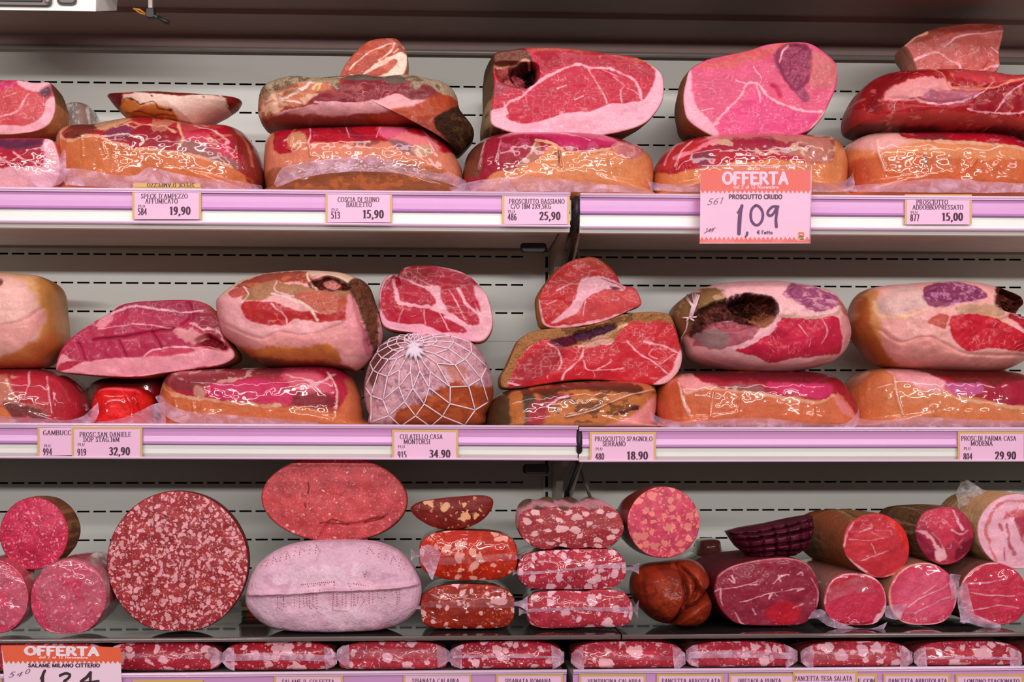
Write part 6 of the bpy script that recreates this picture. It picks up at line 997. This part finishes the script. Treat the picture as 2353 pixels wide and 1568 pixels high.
for u0, u1, v0, txt, a, wd, lb in ((305, 466, 1563, '', 0, 0, 'blank-looking price card just right of the lower orange sign'), (630, 788, 1551, "SALAME IL GOLFETTA", 18, 120, 'price card lettered SALAME IL on the bottom rail'), (927, 1083, 1549, 'SPIANATA CALABRA', 20, 108, 'price card lettered SPIANATA CALABRA'), (1140, 1294, 1549, 'SPIANATA ROMANA', 20, 106, 'price card lettered SPIANATA ROMANA'), (1331, 1484, 1550, 'VENTRICINA CALABRA', 20, 122, 'price card lettered VENTRICINA CALABRA'),
        (1509, 1662, 1549, 'PANCETTA ARROTOLATA', 12, 134, 'price card lettered PANCETTA ARROTOLATA beneath the bresaola'), (1675, 1830, 1549, 'BRESAOLA PUNTA', 22, 98, 'price card lettered BRESAOLA PUNTA'), (1940, 2015, 1549, 'E CON', 32, 38, 'price card showing only the letters E CON'), (1822, 1970, 1543, 'PANCETTA TESA SALATA', 4, 132, 'price card lettered TESA SALATA set slightly higher than the rest'), (2030, 2184, 1549, 'PANCETTA ARROTOLATA', 12, 134, 'price card lettered PANCETTA ARROTOLATA beneath the wrapped loins'), (2196, 2353, 1550, 'LONZINO STAGIONATO', 20, 126, 'last price card of the bottom rail, lettered LONZINO'), (-150, 4, 1561, '', 0, 0, 'price card corner at the extreme edge of the bottom rail')):
    hi = -.0012 if v0 == 1543 else 0
    card(lb, u0, v0, u1, v0 + 70, YL + hi, [(txt, u0 + a, v0 + 22, 10.5, wd, True, .085)] if txt else [])
# big offer signs
ORG = (240, 96, 58); M_or = plain('sign_orange', ORG, .4, coat=.3, var=.05, scale=18); M_pk = plain('sign_paper', (252, 214, 232), .4, coat=.3, var=.01); M_hand = plain('marker_ink', (100, 52, 104), .6); M_pen = plain('pen_ink', (120, 80, 120), .6); M_red = plain('red_pen', (200, 30, 60), .6); M_gr = plain('torn_edge_grey', (206, 160, 190), .6)
M_clear = film_mat('clear_holder', (240, 220, 232), .03, .05, 0.1, 10)
def zig(u0, u1, v, n, h, up=1):
    out = []
    for i in range(n): out += [(u0 + (u1 - u0) * (i + .0) / n, v), (u0 + (u1 - u0) * (i + .5) / n, v + up * h)]
    return out + [(u1, v)]
def strip(root, name, mat, top, bot, Y):
    a, b = P(top), P(bot); n = len(a); X0, Z0 = wxz(a[:, 0], a[:, 1], Y); X1, Z1_ = wxz(b[:, 0], b[:, 1], Y)
    v = np.vstack([np.c_[X0, np.full(n, Y), Z0], np.c_[X1, np.full(n, Y), Z1_]]); mb = MB(); mb.add(v, [(i, n + i, n + i + 1, i + 1) for i in range(n - 1)]); return mb.build(name, mat, root)
t = thing('offer_sign', 'large orange and pink offer sign priced 1,09 in a clear holder', 'price sign', pt(1735, 560, -.03), 'offer signs')
Y = -.03
quad(t, 'sign_paper', M_pk, "1610,391 1863,391 1860,558 1608,559", Y, .0006)
z_ = zig(1610, 1862, 437, 25, 8); strip(t, 'orange_header', M_or, [(p[0], 391) for p in z_], z_, Y - .0003)
z_ = zig(1608, 1860, 552, 25, -8); strip(t, 'orange_footer', M_or, z_, [(p[0], 558) for p in z_], Y - .0003)
W_ = plain('sign_white', (255, 226, 240), .5)
letters(t, 'headline', [('OFFERTA', 1661, 422, 25, 150, False, .125)], Y - .0006, W_); letters(t, 'date_line', [('dal 2 al 12 Novembre', 1685, 433.5, 8, 104, False, .085)], Y - .0006, W_)
letters(t, 'product_line', [('PROSCIUTTO CRUDO', 1675, 457, 9.5, 122, False, .10), ("€ l'etto", 1740, 538, 8, 35, False, .10)], Y - .0006, INK)
def marker(root, name, mat, Y, paths):
    mb = MB(); nn = 0
    for w_, pth in paths:
        nn += 1; Yp_ = Y - 3e-5 * nn
        q = resample(spline(P(pth), False), 26, False); w_ = np.interp(np.linspace(0, 1, 26), np.linspace(0, 1, len(w_)), w_)
        T = np.gradient(q, axis=0); T /= np.linalg.norm(T, axis=1)[:, None]; Nn = np.c_[-T[:, 1], T[:, 0]] * w_[:, None] / 2
        a, b = q + Nn, q - Nn; X0, Z0 = wxz(a[:, 0], a[:, 1], Y); X1, Zz = wxz(b[:, 0], b[:, 1], Y); n = 26
        mb.add(np.vstack([np.c_[X0, Yp_ - 6e-6 * np.arange(n), Z0], np.c_[X1, Yp_ - 6e-6 * np.arange(n), Zz]]), [(i, i + 1, n + i + 1, n + i) for i in range(n - 1)])
        for p, ww in ((q[0], w_[0]), (q[-1], w_[-1])):
            c = ell(p[0], p[1], ww / 2, ww / 2, 0, 12); X, Z = wxz(c[:, 0], c[:, 1], Y); tri_poly(mb, np.c_[X, np.full(12, Yp_ - 1.9e-4), Z])
    return mb.build(name, mat, root)
marker(t, 'price_figures', M_hand, Y - .0006, [((4, 5), "1695,489 1702,478 1704,474"), ((7, 9, 9, 8), "1705,473 1701,490 1699,515 1698,537"), ((6, 5, 3), "1717,535 1716,540 1712,545"), ((6, 6, 6, 6), "1737,472 1728,480 1725,495 1728,510 1738,518 1748,512 1753,497 1750,482 1740,472 1734,474"), ((6, 6, 6), "1788,475 1776,475 1766,484 1764,492 1770,496 1778,490 1784,478"), ((6, 6, 7), "1787,475 1785,490 1783,505 1784,521")])
letters(t, 'pen_note', [('561', 1624, 471, 14, 36, False, .035, .10)], Y - .0006, M_pen, .25); letters(t, 'old_price', [('149', 1621, 533, 8, 18, False, .06)], Y - .0006, INK, .2)
marker(t, 'strike_line', M_red, Y - .0008, [((1.4, 1.4), "1618,536 1630,530 1644,523")])
em = quad(t, 'emblem', plain('emblem_yellow', (250, 216, 150), .5), "1833,533 1849,533 1848,553 1832,553", Y - .0005, .0002)
sub_l = []; sub_l += [marker(t, 'emblem_flower', plain('emblem_orange', (232, 90, 30), .5), Y - .0008, [((2.4, 2.4), "1841,543 1836,539 1837,535 1841,536 1845,535 1846,539 1841,543")])]
sub_l += [marker(t, 'emblem_leaves', plain('emblem_dark', (60, 50, 50), .5), Y - .0008, [((1, 2.2, 1), "1835,543 1838,545 1841,545"), ((1, 2.2, 1), "1847,543 1844,545 1841,545")])]; sub_l += [letters(t, 'emblem_text', [('Todis', 1834.5, 551.5, 5, 12.5, False, .09)], Y - .0008, INK)]; [sub(o_, em) for o_ in sub_l]
quad(t, 'clear_holder', M_clear, "1612,380 1866,381 1863,560 1607,560", Y - .0018, .0008)
mb = MB(); mb.tube([pt(1612, 380.5, Y - .001), pt(1866, 381.5, Y - .001)], .0006, 6); mb.tube([pt(1607, 559.5, Y - .001), pt(1862, 559, Y - .001)], .0006, 6); mb.tube([pt(1864.5, 381, Y - .001), pt(1861.5, 559, Y - .001)], .0006, 6); sub(mb.build('holder_edge', M_bead, t, True), bpy.data.objects['clear_holder'])
mb = MB(); a, b = pt(1690, 470, -.029), pt(1780, 452, -.029); mb.box(a[0], b[0], -.0292, -.004, a[2], b[2]); mb.build('rail_clip', M_bead, t)
Y = DF - .012
t = thing('offer_sign', 'lower orange and pink offer sign with curled top edge, price cut off', 'price sign', pt(142, 1640, Y), 'offer signs')
strip(t, 'sign_paper', M_pk, [(3 + k * 27.3 / 1, 1484 - 2.2 * math.sin(k / 10 * 3.1) + k * .45) for k in range(11)], [(18 + k * 26.6, 1660) for k in range(11)], Y)
z_ = zig(9, 281, 1519, 25, 7); strip(t, 'orange_header', M_or, [(3 + (p[0] - 9) * 1.004, 1484 - 2.2 * math.sin((p[0] - 9) / 272 * 3.1) + (p[0] - 9) / 272 * 4.5) for p in z_], z_, Y - .0004)
letters(t, 'headline', [('OFFERTA', 58, 1505, 18, 169, False, .135, -.012)], Y - .0008, W_); letters(t, 'date_line', [('dal 2 al 12 Novembre', 90, 1513.5, 5.6, 112, False, .08, -.01)], Y - .0008, W_); letters(t, 'product_line', [('SALAME MILANO CITTERIO', 65, 1533.5, 7.5, 164, False, .12)], Y - .0008, INK)
letters(t, 'pen_note', [('5', 18, 1557, 12, 12, False, .05), ('4', 36, 1555, 10, 12, False, .05), ('0', 56, 1549, 11, 10, False, .05)], Y - .0008, M_pen, .3)
marker(t, 'price_figures', plain('black_marker', (52, 24, 30), .6), Y - .0008, [((6, 8, 9), "103,1542 98,1556 98,1600"), ((5, 5), "94,1560 103,1542"), ((6, 6, 7), "138,1553 150,1548 161,1551 156,1560 146,1568 160,1574 158,1592 140,1596"), ((7, 7, 6), "208,1546 200,1556 186,1570 226,1566"), ((6, 6), "208,1546 206,1600")])
